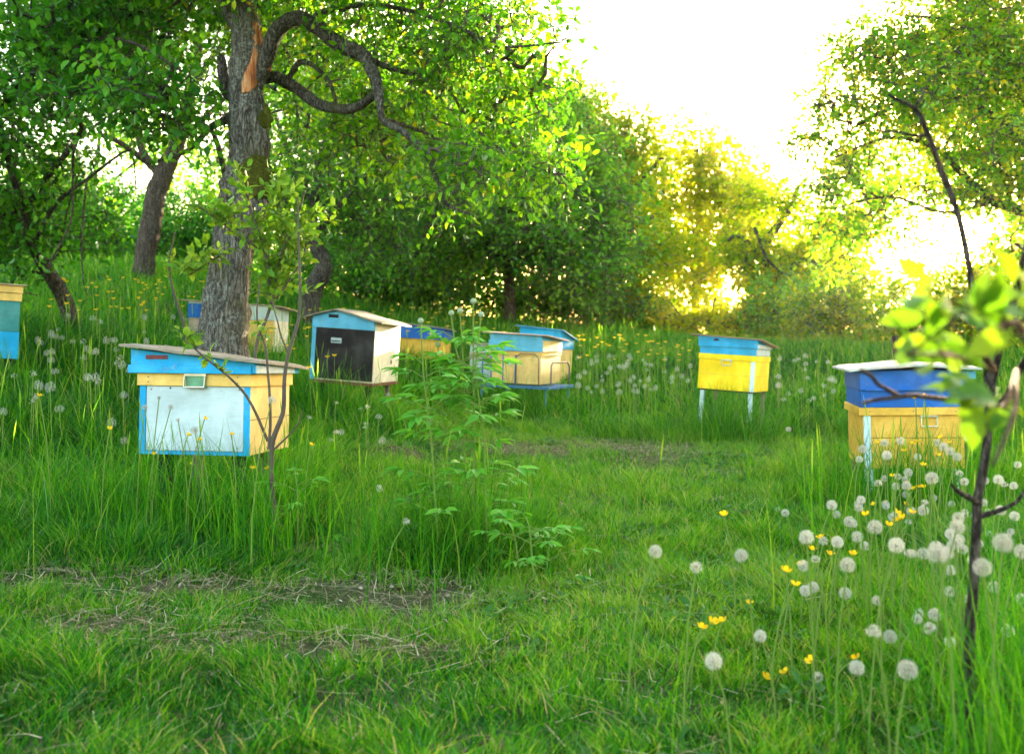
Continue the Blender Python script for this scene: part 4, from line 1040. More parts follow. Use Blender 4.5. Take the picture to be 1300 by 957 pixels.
def grass_band(n, y0, y1, wsc, segs, hs=1.0):
    x, y = field(n, y0, y1)
    # gather into tufts
    cell = .06 + .05 * rng.random(n); tx = x + rng.normal(size=n) * .01
    m = tall_mask(x, y); br = bare_mask(x, y)
    keep = rng.random(n) > br * .82; x, y, m, br = x[keep], y[keep], m[keep], br[keep]; n = len(x)
    tuft = vnoise(x, y, .11, 41); tuft2 = vnoise(x, y, .35, 42); tuft3 = vnoise(x, y, 1.1, 43)
    tf = np.clip((vnoise(x, y, .17, 46) - .58) * 4, 0, 1) * np.clip((vnoise(x, y, .6, 47) - .3) * 3, 0, 1)
    h = (.018 + .07 * rng.random(n) ** 1.6 + .05 * tuft * tuft2 + .17 * tf * rng.random(n)) * (1 - m) + m * (.09 + .15 * rng.random(n) + .11 * tuft2)
    h *= (.7 + .6 * tuft) * hs * (1 - .6 * br) * np.where(y > 9.5, .6, np.where(y < 5.2, .85, 1))
    fm = foot_mask(x, y); h = np.where(fm, np.minimum(h, .12), h)
    # keep the ground in front of the hives only knee high
    lx = (vnoise(x, y, .3, 44) - .5) * .7 + rng.normal(size=n) * .16; ly = (vnoise(x, y, .3, 45) - .5) * .7 + rng.normal(size=n) * .16
    tint = np.clip(.12 + .40 * tuft3 + .35 * (tuft - .5) + rng.normal(size=n) * .26 + (1 - m) * .22 + .04 * (x > 0), 0, .86)
    dry = rng.random(n) < .015 + .10 * (1 - m) * tuft2; tint = np.where(dry, .9 + .1 * rng.random(n), tint)
    wd = wsc * (.6 + .8 * rng.random(n)) * (1 + .3 * m)
    blades(x, y, h, wd, .25 + .65 * rng.random(n), tint, segs, lx, ly)


grass_band(175000, 1.3, 4.6, .0042, 3)
grass_band(170000, 4.6, 8.5, .0045, 3)
grass_band(170000, 8.5, 17.5, .0085, 2, 1.1)
grass_band(25000, 17.5, 30, .02, 2, 1.1)
# taller flowering stalks through the meadow
x, y = field(15000, 1.8, 15); m = tall_mask(x, y); k_ = (rng.random(len(x)) < m * .4) & ~foot_mask(x, y); x, y = x[k_], y[k_]; n = len(x)
blades(x, y, (.30 + .22 * rng.random(n)) * np.where(y > 9.5, .7, 1), .0026 + .0004 * y, .08 + .3 * rng.random(n), np.where(rng.random(n) < .3, .88, .6) + 0 * x, 3)
# stalks standing right in front of the hive boxes
for cx, cy, rx, ry, n in ((-1.37, 4.05, .5, .3, 560), (-1.37, 4.12, .42, .12, 520), (1.95, 4.74, .36, .12, 420), (.08, 8.85, .4, .12, 260), (.90, 1.66, .12, .07, 260), (1.72, 7.85, .34, .1, 240), (1.95, 4.6, .4, .1, 260), (-1.0, 4.5, .1, .3, 350), (1.05, 1.75, .22, .14, 500), (1.3, 2.3, .3, .25, 500), (-1.33, 7.2, .35, .15, 260), (1.95, 4.75, .34, .16, 420), (1.75, 5.1, .08, .2, 90), (1.72, 8.0, .3, .15, 260), (.0, 8.9, .4, .15, 220), (-.2, 3.8, .32, .34, 620), (-.95, 3.8, .14, .16, 160), (1.7, 7.75, .3, .12, 260), (-3.2, 6.2, .3, .2, 260),
                        (-2.4, 9.0, .5, .2, 300)):
    x = cx + rng.normal(size=n) * rx * .6; y = cy + rng.normal(size=n) * ry * .6
    k_ = ~foot_mask(x, y); x, y = x[k_], y[k_]
    blades(x, y, .16 + .42 * rng.random(len(x)) ** 1.2, .0032 + .0003 * y, .12 + .8 * rng.random(len(x)) ** 1.6, np.clip(rng.normal(.45, .15, len(x)), 0, .88), 3)
def seeded(x, y, h):
    """thin stalk with a slim pale seed spike"""
    global gcount
    n = len(x); z = H(x, y); a = rng.random(n) * 6.283; b_ = .05 + .22 * rng.random(n) ** 2; V = []
    wd = .0010 + .00012 * y; sx = np.cos(a + 1.57); sy = np.sin(a + 1.57) * .5
    for t, w_ in ((0, 1), (.5, .8), (.78, .7), (.84, 2.2), (.93, 2.0), (1, .3)):
        cx = x + np.cos(a) * b_ * h * t * t; cy = y + np.sin(a) * b_ * h * t * t; cz = z + h * t
        V.append(np.stack([cx - sx * wd * w_, cy - sy * wd * w_, cz], 1)); V.append(np.stack([cx + sx * wd * w_, cy + sy * wd * w_, cz], 1))
    V = np.stack(V, 1).reshape(-1, 3); b0 = gcount + np.arange(n)[:, None] * 12
    for k_ in range(5): GQ.append(b0 + np.array([[2 * k_, 2 * k_ + 1, 2 * k_ + 3, 2 * k_ + 2]]))
    GV.append(V); t_ = np.tile([.6, .6, .62, .62, .7, .7, .84, .84, .87, .87, .9, .9], n); GA.append(t_); gcount += len(V)


x, y = field(9000, 1.9, 13); m = tall_mask(x, y); k_ = (rng.random(len(x)) < m * .13) & ~foot_mask(x, y); x, y = x[k_], y[k_]
seeded(x, y, (.34 + .26 * rng.random(len(x))) * np.where(y > 9.5, .7, 1))
for cx, cy, rx, ry, n in ((-1.37, 4.08, .36, .12, 14), (1.95, 4.6, .34, .16, 22), (-1.3, 7.2, .3, .15, 8), (-3.2, 6.1, .3, .2, 8)):
    x = cx + rng.normal(size=n) * rx * .6; y = cy + rng.normal(size=n) * ry * .6; k_ = ~foot_mask(x, y); seeded(x[k_], y[k_], .38 + .24 * rng.random(k_.sum()))
me = np_mesh('grass', np.concatenate(GV), np.concatenate(GQ), np.concatenate(GT), {'tint': np.concatenate(GA)})
o = mesh_obj('grass', me, M['grass']); o['kind'] = 'stuff'; o['label'] = 'lush green meadow grass, tall at the sides and short in the clearing'

# broad weeds
x, y = field(9000, 1.6, 9); m = tall_mask(x, y); k_ = (vnoise(x, y, .3, 51) + .5 * vnoise(x, y, .1, 52) > .82) & (rng.random(len(x)) < .8) & (rng.random(len(x)) > m * .6) & (bare_mask(x, y) < .5); x, y = x[k_], y[k_]
idx = np.repeat(np.arange(len(x)), 5); n = len(idx); a = rng.random(n) * 2 * math.pi
d = np.stack([np.cos(a), np.sin(a), .35 + .5 * rng.random(n)], 1)
B = np.stack([x[idx], y[idx], H(x, y)[idx] + .015 * rng.random(n)], 1) + d * .012
me = leaf_mesh('ground_weeds', B, d, np.tile([0, 0, 1.0], (n, 1)) + rng.normal(size=(n, 3)) * .3, .02 + .045 * rng.random(n), .012 + .014 * rng.random(n), rng.random(n), 1)
o = mesh_obj('ground_weeds', me, M['broad']); o['kind'] = 'stuff'; o['label'] = 'low clover and plantain leaves carpeting the clearing'

# dry straw, cut grass
px_, py_ = field(90000, 1.6, 9.5)
bm_ = bare_mask(px_, py_); near_ = (py_ < 7.5) * vnoise(px_, py_, .5, 61) ** 2 * 1.6
k_ = rng.random(len(px_)) < bm_ * 1.6 + .10 * (1 - tall_mask(px_, py_)) + .09 * near_
x, y = px_[k_], py_[k_]; n = len(x); z = H(x, y) + .008 + .028 * rng.random(n)
a = rng.random(n) * 2 * math.pi; ln = .03 + .16 * rng.random(n) ** 2
d = np.stack([np.cos(a), np.sin(a), rng.normal(size=n) * .05], 1); u = np.stack([-np.sin(a), np.cos(a), 0 * a], 1) * (.0007 + .0012 * rng.random(n) ** 2)[:, None]
p0 = np.stack([x, y, z], 1); p1 = p0 + d * ln[:, None] * .5 + np.array([0, 0, .003]); p2 = p0 + d * ln[:, None] + rng.normal(size=(n, 3)) * .012
V = np.stack([p0 - u, p0 + u, p1 - u, p1 + u, p2 - u * .5, p2 + u * .5], 1).reshape(-1, 3); V[:, 2] = np.maximum(V[:, 2], H(V[:, 0], V[:, 1]) + .004)
b0 = np.arange(n)[:, None] * 6; Q = np.concatenate([b0 + [[0, 1, 3, 2]], b0 + [[2, 3, 5, 4]]])
o = mesh_obj('dry_straw', np_mesh('dry_straw', V, Q, None, {'tint': np.repeat(rng.random(n), 6)}), M['straw']); o['kind'] = 'stuff'; o['label'] = 'pale dry cut grass lying in mats over bare patches'

# crumbs, chaff and leaf litter on the bare patches
px_, py_ = field(70000, 1.7, 9.5); k_ = rng.random(len(px_)) < bare_mask(px_, py_) ** 1.3 * .75 + .012 * (1 - tall_mask(px_, py_))
x, y = px_[k_], py_[k_]; n = len(x); a = rng.random(n) * 6.283
B = np.stack([x, y, H(x, y) + .004 + .02 * rng.random(n)], 1); d = np.stack([np.cos(a), np.sin(a), rng.normal(size=n) * .5], 1)
nr = rng.normal(size=(n, 3)) * .7; nr[:, 2] += .8; sz = .006 + .016 * rng.random(n) ** 2
me = leaf_mesh('leaf_litter', B, d, nr, sz, sz * (.4 + .5 * rng.random(n)), np.clip(rng.beta(1.2, 1.6, n), 0, 1), 0)
M['litter'] = foliage('leaf_litter', [(0, (.035, .028, .018)), (.5, (.16, .12, .08)), (.8, (.36, .31, .24)), (1, (.62, .60, .54))], .15, 0, (1, 1, 1))
o = mesh_obj('leaf_litter', me, M['litter']); o['kind'] = 'stuff'; o['label'] = 'brown crumbs and pale chaff scattered on the worn patches'

# ------------------------------------------------------------------ flowers
def stem_mesh(bendx, h=1.0, r=.0022, n=5):
    pts = [(0, 0, -.02), (bendx * .1, 0, .35 * h), (bendx * .4, bendx * .2, .7 * h), (bendx, bendx * .4, h)]
    V, Q = tube_arrays(pts, [r * 1.2, r * 1.1, r, r * .9], n)
    return np_mesh('stem', V, Q, None, {'tint': np.full(len(V), .5)}, True)


def puff_mesh(seed, r=.022, frac=1.0):
    g = np.random.default_rng(seed); n = 90; i = np.arange(n) + .5
    ph = np.arccos(1 - 2 * i / n); th = math.pi * (1 + 5 ** .5) * i + g.random()
    d = np.stack([np.cos(th) * np.sin(ph), np.sin(th) * np.sin(ph), np.cos(ph)], 1); d = d[d[:, 2] > -.86]
    if frac < 1: d = d[(vnoise(d[:, 0] * 2 + 5, d[:, 2] * 2 + d[:, 1], .8, seed) < frac)]
    V = []; T = []
    def tri(a, b, c): T.append((len(V), len(V) + 1, len(V) + 2)); V.extend([a, b, c])
    for v in d:
        s = np.cross(v, g.normal(size=3)); s /= np.linalg.norm(s); u = np.cross(v, s)
        a = v * .004; b = v * r * .72 * (1 + g.normal() * .03)
        tri(a - s * .0003, a + s * .0003, b)
        for k2 in range(9):
            an = k2 * 2 * math.pi / 9 + g.random(); e = s * math.cos(an) + u * math.sin(an); w_ = np.cross(e, v) * .00042
            tip = b + (v * .32 + e * .36) * r * (.85 + .25 * g.random()); tri(b - w_, b + w_, tip)
    return np_mesh('seed_head', np.array(V), None, T, {'tint': np.full(len(V), g.random())})


def blob(name, r, rz, m, z=0, n=8):
    V = []; F_ = []
    for j in range(5):
        a = math.pi * (j + .5) / 5
        for i in range(n): V.append((r * math.sin(a) * math.cos(i * 2 * math.pi / n), r * math.sin(a) * math.sin(i * 2 * math.pi / n), z + rz * math.cos(a)))
    for j in range(4):
        for i in range(n): F_.append((j * n + i, j * n + (i + 1) % n, (j + 1) * n + (i + 1) % n, (j + 1) * n + i))
    F_.append(tuple(range(n))[::-1]); F_.append(tuple(range(4 * n, 5 * n)))
    me = bpy.data.meshes.new(name); me.from_pydata(V, [], F_); me.update(); me.polygons.foreach_set('use_smooth', [True] * len(me.polygons)); me.materials.append(m); return me


PUFFS = [puff_mesh(1), puff_mesh(2), puff_mesh(3, .021, .75), puff_mesh(4, .018, .6), puff_mesh(5, .023)]
for m_ in PUFFS: m_.materials.append(M['puff'])
STEMS = [stem_mesh(b) for b in (.03, -.04, .07, -.02)]
for m_ in STEMS: m_.materials.append(M['stem'])
CORE = blob('receptacle', .0062, .007, M['core'])
# dandelion seen from afar: one mesh of stem and down
def far_dandelion(i):
    V1 = np.zeros(len(PUFFS[i].vertices) * 3); PUFFS[i].vertices.foreach_get('co', V1); V1 = V1.reshape(-1, 3)
    keep = len(V1) // 30 * 30; V1 = V1[:keep].reshape(-1, 30, 3)[::3].reshape(-1, 3) * 1.0
    st = MB(); st.tube([(0, 0, -.02), (.005, 0, .15), (.012, 0, .3)], .0024, 4)
    me = bpy.data.meshes.new('dandelion'); nv = len(st.v)
    tr_ = [(nv + 3 * k2, nv + 3 * k2 + 1, nv + 3 * k2 + 2) for k2 in range(len(V1) // 3)]
    me.from_pydata(st.v + [tuple(v + np.array([.012, 0, .3])) for v in V1], [], st.f + tr_); me.update()
    a = me.attributes.new('tint', 'FLOAT', 'POINT'); a.data.foreach_set('value', np.full(len(me.vertices), .5, np.float32))
    me.materials.append(M['stem']); me.materials.append(M['puff'])
    me.polygons.foreach_set('material_index', [0] * len(st.f) + [1] * len(tr_)); return me


FARD = [far_dandelion(0), far_dandelion(1), far_dandelion(3)]


def head_depth(px, py, hgt, y0=1.5, y1=17):
    """distance at which a flower of this height standing on the ground shows at this pixel"""
    ys = np.linspace(y0, y1, 400); xs = (px - 650) / F * ys; z = H(xs, ys) + hgt
    e = CZ - (py - 442) / F * ys - z
    sgn = np.where(np.diff(np.sign(e)) != 0)[0]
    return None if len(sgn) == 0 else ys[sgn[0]]


def dandelion(px, py, Y, label, group, size=1.0, var=None):
    q = P(px, py, Y); g = Hs(q[0], q[1]); hgt = q[2] - g
    if hgt < .05: return
    e = thing('dandelion', label, 'dandelion', (q[0], q[1], g), group)
    i = random.randrange(4); s_ = bpy.data.objects.new('stem', STEMS[i]); C.objects.link(s_); s_.parent = e; s_.scale = (1, 1, hgt)
    bx_ = (.03, -.04, .07, -.02)[i]
    e.location = (q[0] - bx_, q[1] - bx_ * .4, g)
    v = random.choice([0, 1, 4, 0, 1, 2, 3]) if var is None else var
    hd = bpy.data.objects.new('seed_head', PUFFS[v]); C.objects.link(hd); hd.parent = e; hd.location = (bx_, bx_ * .4, hgt)
    hd.rotation_euler = (random.uniform(-.3, .3), random.uniform(-.3, .3), random.uniform(0, 6)); hd.scale = (size * .8,) * 3
    c_ = bpy.data.objects.new('receptacle', CORE); C.objects.link(c_); c_.parent = hd


# (px, py, diameter px, label)
FG = [(832, 700, 23, 'round white dandelion head leftmost of the front row, on a long straight stem'),
      (884, 720, 25, 'large white dandelion head just right and below the leftmost one of the front row'),
      (843, 765, 17, 'small white dandelion head low beneath the leftmost head of the front row'),
      (906, 839, 29, 'big white dandelion head lowest at the bottom, left of the dense patch'),
      (908, 764, 12, 'tiny thin dandelion head between the two big left heads and bottom head'),
      (1152, 850, 32, 'big white dandelion head at the bottom edge right of the yellow buttercups'),
      (1109, 802, 30, 'large white dandelion head above the bottom edge, joined by a smaller one at right'),
      (1130, 808, 22, 'smaller dandelion head touching the right side of a large low one'),
      (1273, 689, 32, 'largest round dandelion head close to the right edge beside the sapling stem'),
      (1191, 702, 33, 'widest dandelion head just left of the dark sapling stem'),
      (1247, 720, 30, 'half blown dandelion head right of the dark sapling stem, low'),
      (1111, 669, 23, 'crisp round dandelion head standing above the middle of the dense patch'),
      (1056, 641, 17, 'round dandelion head highest at the left of the dense patch'),
      (1138, 692, 26, 'fluffy dandelion head between the crisp round one and the widest one'),
      (1215, 669, 24, 'dandelion head touching the left side of the dark sapling stem'),
      (1076, 717, 26, 'flattened dandelion head low in the middle of the patch'),
      (1073, 753, 20, 'pale dandelion head below the flattened one'),
      (941, 705, 22, 'half blown dandelion head between the front row pair and patch'),
      (973, 690, 14, 'small round dandelion head right of the half blown pair'),
      (1183, 607, 20, 'dandelion head standing just below the ochre hive on the right')]
used = set()
for px, py, d, lab in FG:
    Y = F * .044 / d * .98; Y = min(Y, 4.0)
    dandelion(px, py, Y, lab, 'white dandelion clocks in the right foreground', d * Y / F / .044)
for px, py, d in [(855, 698, 13), (1024, 682, 24), (1063, 688, 20), (1078, 662, 18), (1020, 718, 20), (997, 651, 14), (1010, 657, 12), (988, 647, 10), (1203, 702, 22), (1172, 703, 20), (1213, 688, 22), (1222, 697, 18), (1297, 700, 24), (1262, 745, 20),
                  (1018, 758, 16), (850, 857, 18), (1185, 790, 18), (1240, 655, 16), (1225, 650, 14), (1140, 605, 14), (1126, 578, 16), (1143, 560, 18), (1123, 562, 13), (1198, 567, 15), (1206, 573, 14), (1215, 580, 14), (1190, 562, 12), (1153, 600, 14),
                  (1172, 648, 18), (1270, 648, 18), (1185, 632, 12), (1090, 640, 14), (1100, 655, 12), (1150, 628, 12), (1288, 655, 16), (1295, 760, 20), (1280, 800, 22), (1160, 765, 14), (1230, 760, 18), (1208, 640, 12), (1124, 640, 13), (1165, 580, 12), (1095, 570, 14), (1091, 583, 12),
                  (1062, 653, 13), (1250, 610, 14), (1275, 615, 14), (1292, 590, 12), (1090, 775, 14), (1045, 700, 12)]:
    Y = min(F * .042 / d, 4.6)
    dandelion(px, py, Y, 'small white dandelion clock crowded among others in the right foreground grass', 'crowded dandelion clocks at the right', d * Y / F / .044)
for _ in range(58):
    py = random.uniform(600, 862); px = random.uniform(max(930, 1120 - (py - 600) * .9), 1298); d = random.uniform(11, 17) + (py - 600) * .03
    Y = min(F * .040 / d, 4.2); zz = P(px, py, Y); hg = zz[2] - Hs(zz[0], zz[1])
    if .10 < hg < .46:
        dandelion(px, py, Y, 'small white dandelion clock crowded among others in the right foreground grass', 'crowded dandelion clocks at the right', random.uniform(.75, 1.05), random.choice([0, 1, 2, 2, 3, 3]))
for px, py, d, lab in [(516, 662, 15, 'lone dandelion clock low in front of the tall peony clump'), (545, 536, 12, 'dandelion clock standing among the peony leaves'), (481, 620, 13, 'dandelion clock left of the tall grass clump'), (247, 546, 12, 'round dandelion clock before the lower middle of the white hive panel'),
                       (217, 517, 10, 'dandelion clock before the upper left of the white hive panel'), (226, 533, 8, 'thin half blown dandelion clock before the white hive panel'), (345, 508, 14, 'flattened dandelion clock before the cream side of the white panelled hive'),
                       (184, 517, 9, 'dandelion clock at the left blue edge of the white hive panel'), (1001, 545, 9, 'lone dandelion clock in the short grass between the two right hives'), (73, 857, 20, 'withered dandelion clock low at the bottom left'), (202, 505, 7, 'tiny dandelion clock near the top left of the white hive panel')]:
    Y = min(F * .040 / d, 4.1); Y = 6.0 if px == 1001 else Y
    if 180 <= px <= 350: Y = min(Y, 3.98)
    dandelion(px, py, Y, lab, 'single dandelion clocks', max(.5, d * Y / F / .044))


def far_copy(px, py, Y, label, group, hgt, size):
    q = P(px, py, Y); g = Hs(q[0], q[1])
    o = bpy.data.objects.new('dandelion', random.choice(FARD)); C.objects.link(o); o.location = (q[0], q[1], g); s_ = max(.3, (q[2] - g) / .3)
    o.scale = (size, size, s_ if .5 < s_ < 1.7 else 1); o.rotation_euler = (0, 0, random.uniform(0, 6)); tag(o, label, 'dandelion', group)
    return o


def scatter_far(n, x0, x1, y0, y1, label, group, hr=(.25, .42), size=(.9, 1.3)):
    for _ in range(n):
        px = random.uniform(x0, x1); py = random.uniform(y0, y1); hh = random.uniform(*hr); Y = head_depth(px, py, hh, 3.6)
        if Y is None: continue
        if foot_mask(np.array([(px - 650) / F * Y]), np.array([Y]))[0]: continue
        far_copy(px, py, Y, label, group, hh, random.uniform(*size))


scatter_far(52, 730, 880, 452, 498, 'white dandelion clock in the far band left of the yellow hive', 'dandelions left of the yellow hive')
scatter_far(26, 980, 1062, 452, 510, 'white dandelion clock between the yellow hive and the deep blue capped hive', 'dandelions between the right hives')
scatter_far(46, 45, 250, 395, 480, 'white dandelion clock in the tall meadow left of the white panelled hive', 'dandelions in the left meadow')
scatter_far(14, 0, 170, 470, 560, 'pale dandelion clock low in the tall grass at the left edge', 'dandelions low at the left')
scatter_far(12, 385, 500, 500, 560, 'pale dandelion clock in the grass below the charcoal fronted hive', 'dandelions below the charcoal hive', (.15, .3))

# buttercups
def cup_mesh():
    V = []; Fc = []
    for k2 in range(5):
        a = k2 * 2 * math.pi / 5; c, s = math.cos(a), math.sin(a)
        def R2(x, y, z): return (x * c - y * s, x * s + y * c, z)
        b = len(V); V += [R2(.001, 0, 0), R2(.006, -.005, .003), R2(.006, .005, .003), R2(.011, -.0045, .009), R2(.012, 0, .010), R2(.011, .0045, .009)]
        Fc += [(b, b + 1, b + 2), (b + 1, b + 3, b + 4, b + 2), (b + 2, b + 4, b + 5)]
    me = bpy.data.meshes.new('petals'); me.from_pydata(V, [], Fc); me.update()
    a = me.attributes.new('tint', 'FLOAT', 'POINT'); a.data.foreach_set('value', np.linspace(0, 1, len(V)).astype(np.float32)); me.materials.append(M['petal']); return me


CUP = cup_mesh()
def far_cup():
    st = MB(); st.tube([(0, 0, -.02), (.01, 0, .15), (.02, .005, .3)], .0015, 3); nv = len(st.v); ns = len(st.f)
    V = [v.co[:] for v in CUP.vertices]; Fs = [tuple(p.vertices) for p in CUP.polygons]
    st.v += [(v[0] * 1.1 + .02, v[1] * 1.1 + .005, v[2] + .3) for v in V]; st.f += [tuple(i + nv for i in f) for f in Fs]
    me = bpy.data.meshes.new('buttercup'); me.from_pydata(st.v, [], st.f); me.update()
    a = me.attributes.new('tint', 'FLOAT', 'POINT'); a.data.foreach_set('value', np.full(len(st.v), .6, np.float32))
    me.materials.append(M['stem']); me.materials.append(M['petal']); me.polygons.foreach_set('material_index', [0] * ns + [1] * len(Fs)); return me


FARC = far_cup()


def buttercup(px, py, Y, label, group, size=1.0):
    q = P(px, py, Y); g = Hs(q[0], q[1]); hgt = q[2] - g
    if hgt < .03: return
    i = random.randrange(4); bx_ = (.03, -.04, .07, -.02)[i]
    e = thing('buttercup', label, 'buttercup', (q[0] - bx_, q[1] - bx_ * .4, g), group)
    s_ = bpy.data.objects.new('stem', STEMS[i]); C.objects.link(s_); s_.parent = e; s_.scale = (1, 1, hgt)
    hd = bpy.data.objects.new('petals', CUP); C.objects.link(hd); hd.parent = e; hd.location = (bx_, bx_ * .4, hgt - .003); hd.scale = (size,) * 3
    hd.rotation_euler = (random.uniform(.1, .7), random.uniform(-.4, .4), random.uniform(0, 6))


FGC = [(904, 789, 'big yellow buttercup right of two others low in the right foreground'), (917, 788, 'yellow buttercup at the right end of the low row of three'), (891, 796, 'yellow buttercup at the left end of the low row of three'),
       (1030, 838, 'round yellow buttercup alone near the bottom edge'), (971, 859, 'yellow buttercup touching the bottom edge left of centre right'), (997, 853, 'yellow buttercup at the bottom edge beside another'),
       (1087, 835, 'orange yellow buttercup half sunk in grass near the bottom'), (997, 724, 'yellow buttercup below the half blown dandelions'), (1010, 742, 'small yellow buttercup right of the one below the half blown dandelions')]
for px, py, lab in FGC: buttercup(px, py, 2.5, lab, 'buttercups at the front right', 1.15)
for px, py in [(1042, 682), (1031, 697), (1054, 703), (1083, 703), (1018, 716), (919, 653), (951, 765), (960, 857), (1069, 850), (1138, 650), (1145, 657), (1157, 650), (1124, 638), (1150, 640), (1160, 620), (1172, 590), (1167, 618), (1120, 560), (1158, 563), (1165, 560), (1206, 562),
               (1114, 562), (1162, 505), (1173, 503), (1190, 577), (1140, 660), (1128, 666), (1152, 613), (1172, 618), (1133, 604), (1099, 653), (1110, 640), (1147, 572), (1195, 555), (1232, 540)]:
    buttercup(px, py, 3.0 if py > 640 else 4.2, 'small yellow buttercup among the dandelion clocks before the ochre hive', 'buttercups before the ochre hive', 1.1)
for px, py, lab in [(260, 531, 'buttercup highest before the white hive panel'), (239, 552, 'buttercup left before the white hive panel'), (294, 551, 'buttercup at the right before the white hive panel'), (254, 558, 'buttercup low before the white hive panel'), (196, 576, 'buttercup below the left corner of the white hive panel'),
                    (320, 594, 'buttercup in the grass below the cream side of the white panelled hive'), (139, 544, 'buttercup in the tall grass left of the white panelled hive'), (395, 564, 'buttercup right of the white panelled hive'), (50, 502, 'buttercup in the tall grass near the left edge'), (340, 594, 'buttercup by the foot of the dark forked sapling')]:
    buttercup(px, py, 3.95, lab, 'buttercups around the white panelled hive', 1.0)


def scatter_cups(n, x0, x1, y0, y1, label, group, size=1.3):
    for _ in range(n):
        px = random.uniform(x0, x1); py = random.uniform(y0, y1); hh = random.uniform(.3, .5); Y = head_depth(px, py, hh, 4)
        if Y is None: continue
        q = P(px, py, Y); g = Hs(q[0], q[1])
        if foot_mask(np.array([q[0]]), np.array([q[1]]))[0]: continue
        o = bpy.data.objects.new('buttercup', FARC); C.objects.link(o); o.location = (q[0], q[1], g); o.scale = (size, size, (q[2] - g) / .3); o.rotation_euler = (0, 0, random.uniform(0, 6)); tag(o, label, 'buttercup', group)


scatter_cups(60, 60, 260, 350, 395, 'tiny yellow buttercup on the far slope before the leaning grey tree', 'buttercups on the far left slope', 1.3)
scatter_cups(60, 330, 640, 388, 425, 'tiny yellow buttercup in the far grass above the charcoal fronted hive', 'buttercups behind the middle hives', 1.7)
scatter_cups(45, 725, 880, 425, 458, 'tiny yellow buttercup in the far grass left of the yellow hive', 'buttercups by the hedge left of the yellow hive', 1.6)
scatter_cups(20, 330, 440, 380, 470, 'yellow buttercup between the thick trunk and the charcoal fronted hive', 'buttercups beside the crooked trunk', 1.4)

# ------------------------------------------------------------------ peony clump
def peony(label, stems, hb=True, ls=.085, seed=1, up=0, tb=(.1, .8)):
    g = np.random.default_rng(seed)
    base = stems[0][0][0]; e = thing('peony_plant', label, 'plant', tuple(base), 'peony plants in the clearing'); inv = -base
    B = []; D = []; Ls = []
    for si, l in enumerate(stems):
        pts = np.array([p for p, r in l]); t = np.linspace(0, len(pts) - 1, 13); q = np.stack([np.interp(t, np.arange(len(pts)), pts[:, k2]) for k2 in range(3)], 1)
        V, Q = tube_arrays(q, np.linspace(.0044, .0026, 13), 7)
        mesh_obj('stem', np_mesh('stem', V + inv, Q, None, {'tint': np.full(len(V), .4)}, True), M['stem'], e)
        if hb:
            bo = bpy.data.objects.new('bud', blob('bud', .0115, .0115, M['bud'], 0, 10)); C.objects.link(bo); bo.parent = e; bo.location = q[-1] + inv + [0, 0, .008]
        hgt = q[-1][2] - q[0][2]
        for k2 in range(14 if hb else 7):
            f = (.2 + .62 * k2 / 14) if hb else (.2 + .8 * k2 / 6); p = q[int(f * 12)]
            a = k2 * 2.4 + si * 1.3; out = np.array([math.cos(a), math.sin(a), .35]); ln = (.12 - .05 * f) * (1.15 if hb else 1.3)
            mid = p + out * ln
            vv, qq = tube_arrays([p, p + out * ln * .5 + [0, 0, .01], mid], [.0022, .0018, .0012], 4)
            mesh_obj('leaf_stalk', np_mesh('leaf_stalk', vv + inv, qq, None, {'tint': np.full(len(vv), .4)}), M['stem'], e)
            side = np.cross(out, [0, 0, 1]); side /= np.linalg.norm(side)
            for o3 in ((out, mid, 1.15), (out * .5 + side, mid, .95), (out * .5 - side, mid, .95), (out * .7 + side * .6, p + out * ln * .6, .85), (out * .7 - side * .6, p + out * ln * .6, .85), (out + side * .4, mid, 1.0), (out - side * .4, mid, 1.0)):
                dd = o3[0].copy(); dd[2] = dd[2] * .4 - .12 + g.normal() * .12; B.append(o3[1]); D.append(dd); Ls.append(ls * o3[2] * (.8 + .35 * g.random()))
    B = np.array(B); D = np.array(D); Ls = np.array(Ls); n = len(B)
    nr = g.normal(size=(n, 3)) * .25; nr[:, 2] += 1
    mesh_obj('leaves', leaf_mesh('leaves', B + inv, D, nr, Ls, Ls * .34, g.uniform(*tb, n), 1), M['leaf_peony'], e)
    return e


M['bud'] = plain('silver_bud', (.20, .27, .17), .8)
PY = 3.75
peony('tall peony clump with round silvery buds in the middle of the clearing', [
    ground_line(L((600, 690, PY, 5), (602, 560, PY, 5), (601, 470, PY, 5), (601, 385, PY, 5))), ground_line(L((590, 690, PY + .1, 5), (590, 520, PY + .1, 5), (587, 440, PY + .1, 4), (584, 397, PY + .1, 4))),
    ground_line(L((560, 690, PY - .1, 5), (548, 560, PY - .1, 5), (538, 480, PY - .1, 4), (534, 410, PY - .1, 4))), ground_line(L((612, 690, PY + .15, 5), (600, 520, PY + .15, 4), (578, 440, PY + .15, 4), (573, 400, PY + .15, 3))),
    ground_line(L((620, 690, PY - .1, 5), (615, 560, PY - .1, 5), (603, 470, PY - .1, 4), (611, 402, PY - .1, 4))), ground_line(L((580, 700, PY + .2, 5), (565, 560, PY + .2, 5), (560, 500, PY + .2, 4), (556, 440, PY + .2, 3)))], seed=3)
peony('low peony tuft with dull bluish leaves at the foot of the tall clump', [ground_line(L((680, 740, 3.45, 5), (675, 700, 3.45, 4), (672, 668, 3.45, 4))), ground_line(L((690, 740, 3.5, 5), (696, 700, 3.5, 4), (700, 680, 3.5, 4))),
      ground_line(L((665, 740, 3.5, 5), (655, 690, 3.5, 4), (650, 665, 3.5, 4)))], hb=False, ls=.058, seed=5, tb=(.1, .7))
peony('small leafy weed in the grass before the white panelled hive', [ground_line(L((378, 680, 3.9, 5), (378, 630, 3.9, 4), (376, 610, 3.9, 3)))], hb=False, ls=.05, seed=8)

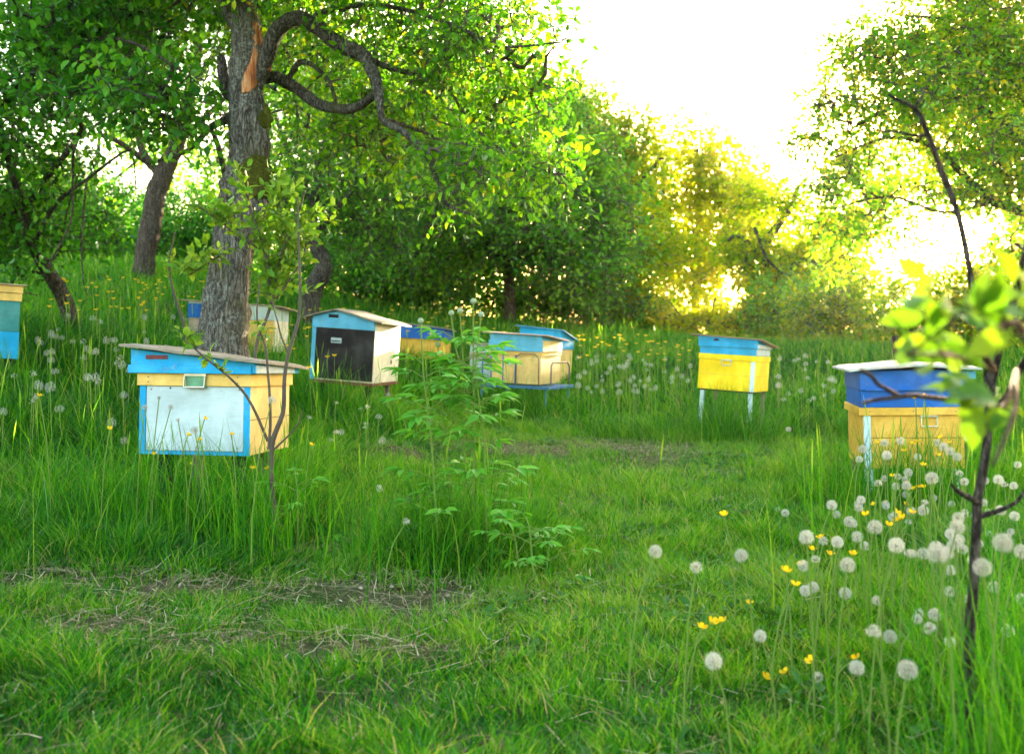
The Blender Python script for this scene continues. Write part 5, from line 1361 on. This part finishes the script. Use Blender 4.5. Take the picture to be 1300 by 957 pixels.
# ------------------------------------------------------------------ thin haze added for the lens glare around the low sun
hm = bpy.data.materials.new('glare_haze'); hm.use_nodes = True; ht = hm.node_tree; ht.nodes.clear()
ho = ht.nodes.new('ShaderNodeOutputMaterial'); hv = ht.nodes.new('ShaderNodeVolumePrincipled')
hv.inputs['Color'].default_value = (1, .97, .88, 1); hv.inputs['Density'].default_value = GLARE_HAZE; hv.inputs['Anisotropy'].default_value = .78
ht.links.new(hv.outputs[0], ho.inputs['Volume'])
o = MB().box(-124, 124, -64, 134, -3.2, 13).build('haze', hm); o['kind'] = 'stuff'; o['label'] = 'thin warm haze added for the glare towards the low sun'

# ------------------------------------------------------------------ world, sun, camera
W = bpy.data.worlds.new('World'); bpy.context.scene.world = W; W.use_nodes = True; nt = W.node_tree; nt.nodes.clear()
sky = nt.nodes.new('ShaderNodeTexSky'); sky.sky_type = 'NISHITA'; sky.sun_disc = False; sky.sun_elevation = SUN_EL; sky.sun_rotation = SUN_AZ
sky.air_density = 1.0; sky.dust_density = 3.0; sky.ozone_density = 1.0; sky.altitude = 100
bg = nt.nodes.new('ShaderNodeBackground'); bg.inputs[1].default_value = .15; wo = nt.nodes.new('ShaderNodeOutputWorld')
wt = nt.nodes.new('ShaderNodeMixRGB'); wt.blend_type = 'MULTIPLY'; wt.inputs[0].default_value = 1; wt.inputs[2].default_value = (1.12, 1.0, .84, 1)
nt.links.new(sky.outputs[0], wt.inputs[1]); nt.links.new(wt.outputs[0], bg.inputs[0]); nt.links.new(bg.outputs[0], wo.inputs[0])
sl = bpy.data.lights.new('sun', 'SUN'); sl.energy = 4.6; sl.angle = math.radians(.6); sl.color = (1, .80, .48)
so = bpy.data.objects.new('sun', sl); C.objects.link(so); so.rotation_euler = Vector(SUND).to_track_quat('Z', 'Y').to_euler(); so.location = (8, 20, 10)

cam = bpy.data.cameras.new('camera'); co = bpy.data.objects.new('camera', cam); C.objects.link(co); bpy.context.scene.camera = co
co.location = (0, 0, CZ); co.rotation_euler = (math.radians(90), 0, 0)
cam.sensor_width = 36; cam.lens = 36 * F / 1300; cam.shift_y = -(478.5 - 442) / 1300; cam.clip_start = .05; cam.clip_end = 2000
cam.dof.use_dof = True; cam.dof.focus_distance = 4.3; cam.dof.aperture_fstop = 3.8
sc = bpy.context.scene
sc.view_settings.view_transform = 'Standard'; sc.view_settings.look = 'None'; sc.view_settings.exposure = 3.82; sc.view_settings.gamma = 1
sc.cycles.max_bounces = 9; sc.cycles.diffuse_bounces = 7; sc.cycles.glossy_bounces = 2; sc.cycles.transmission_bounces = 2; sc.cycles.use_denoising = True
sc.cycles.caustics_reflective = False; sc.cycles.caustics_refractive = False; sc.cycles.sample_clamp_indirect = 6
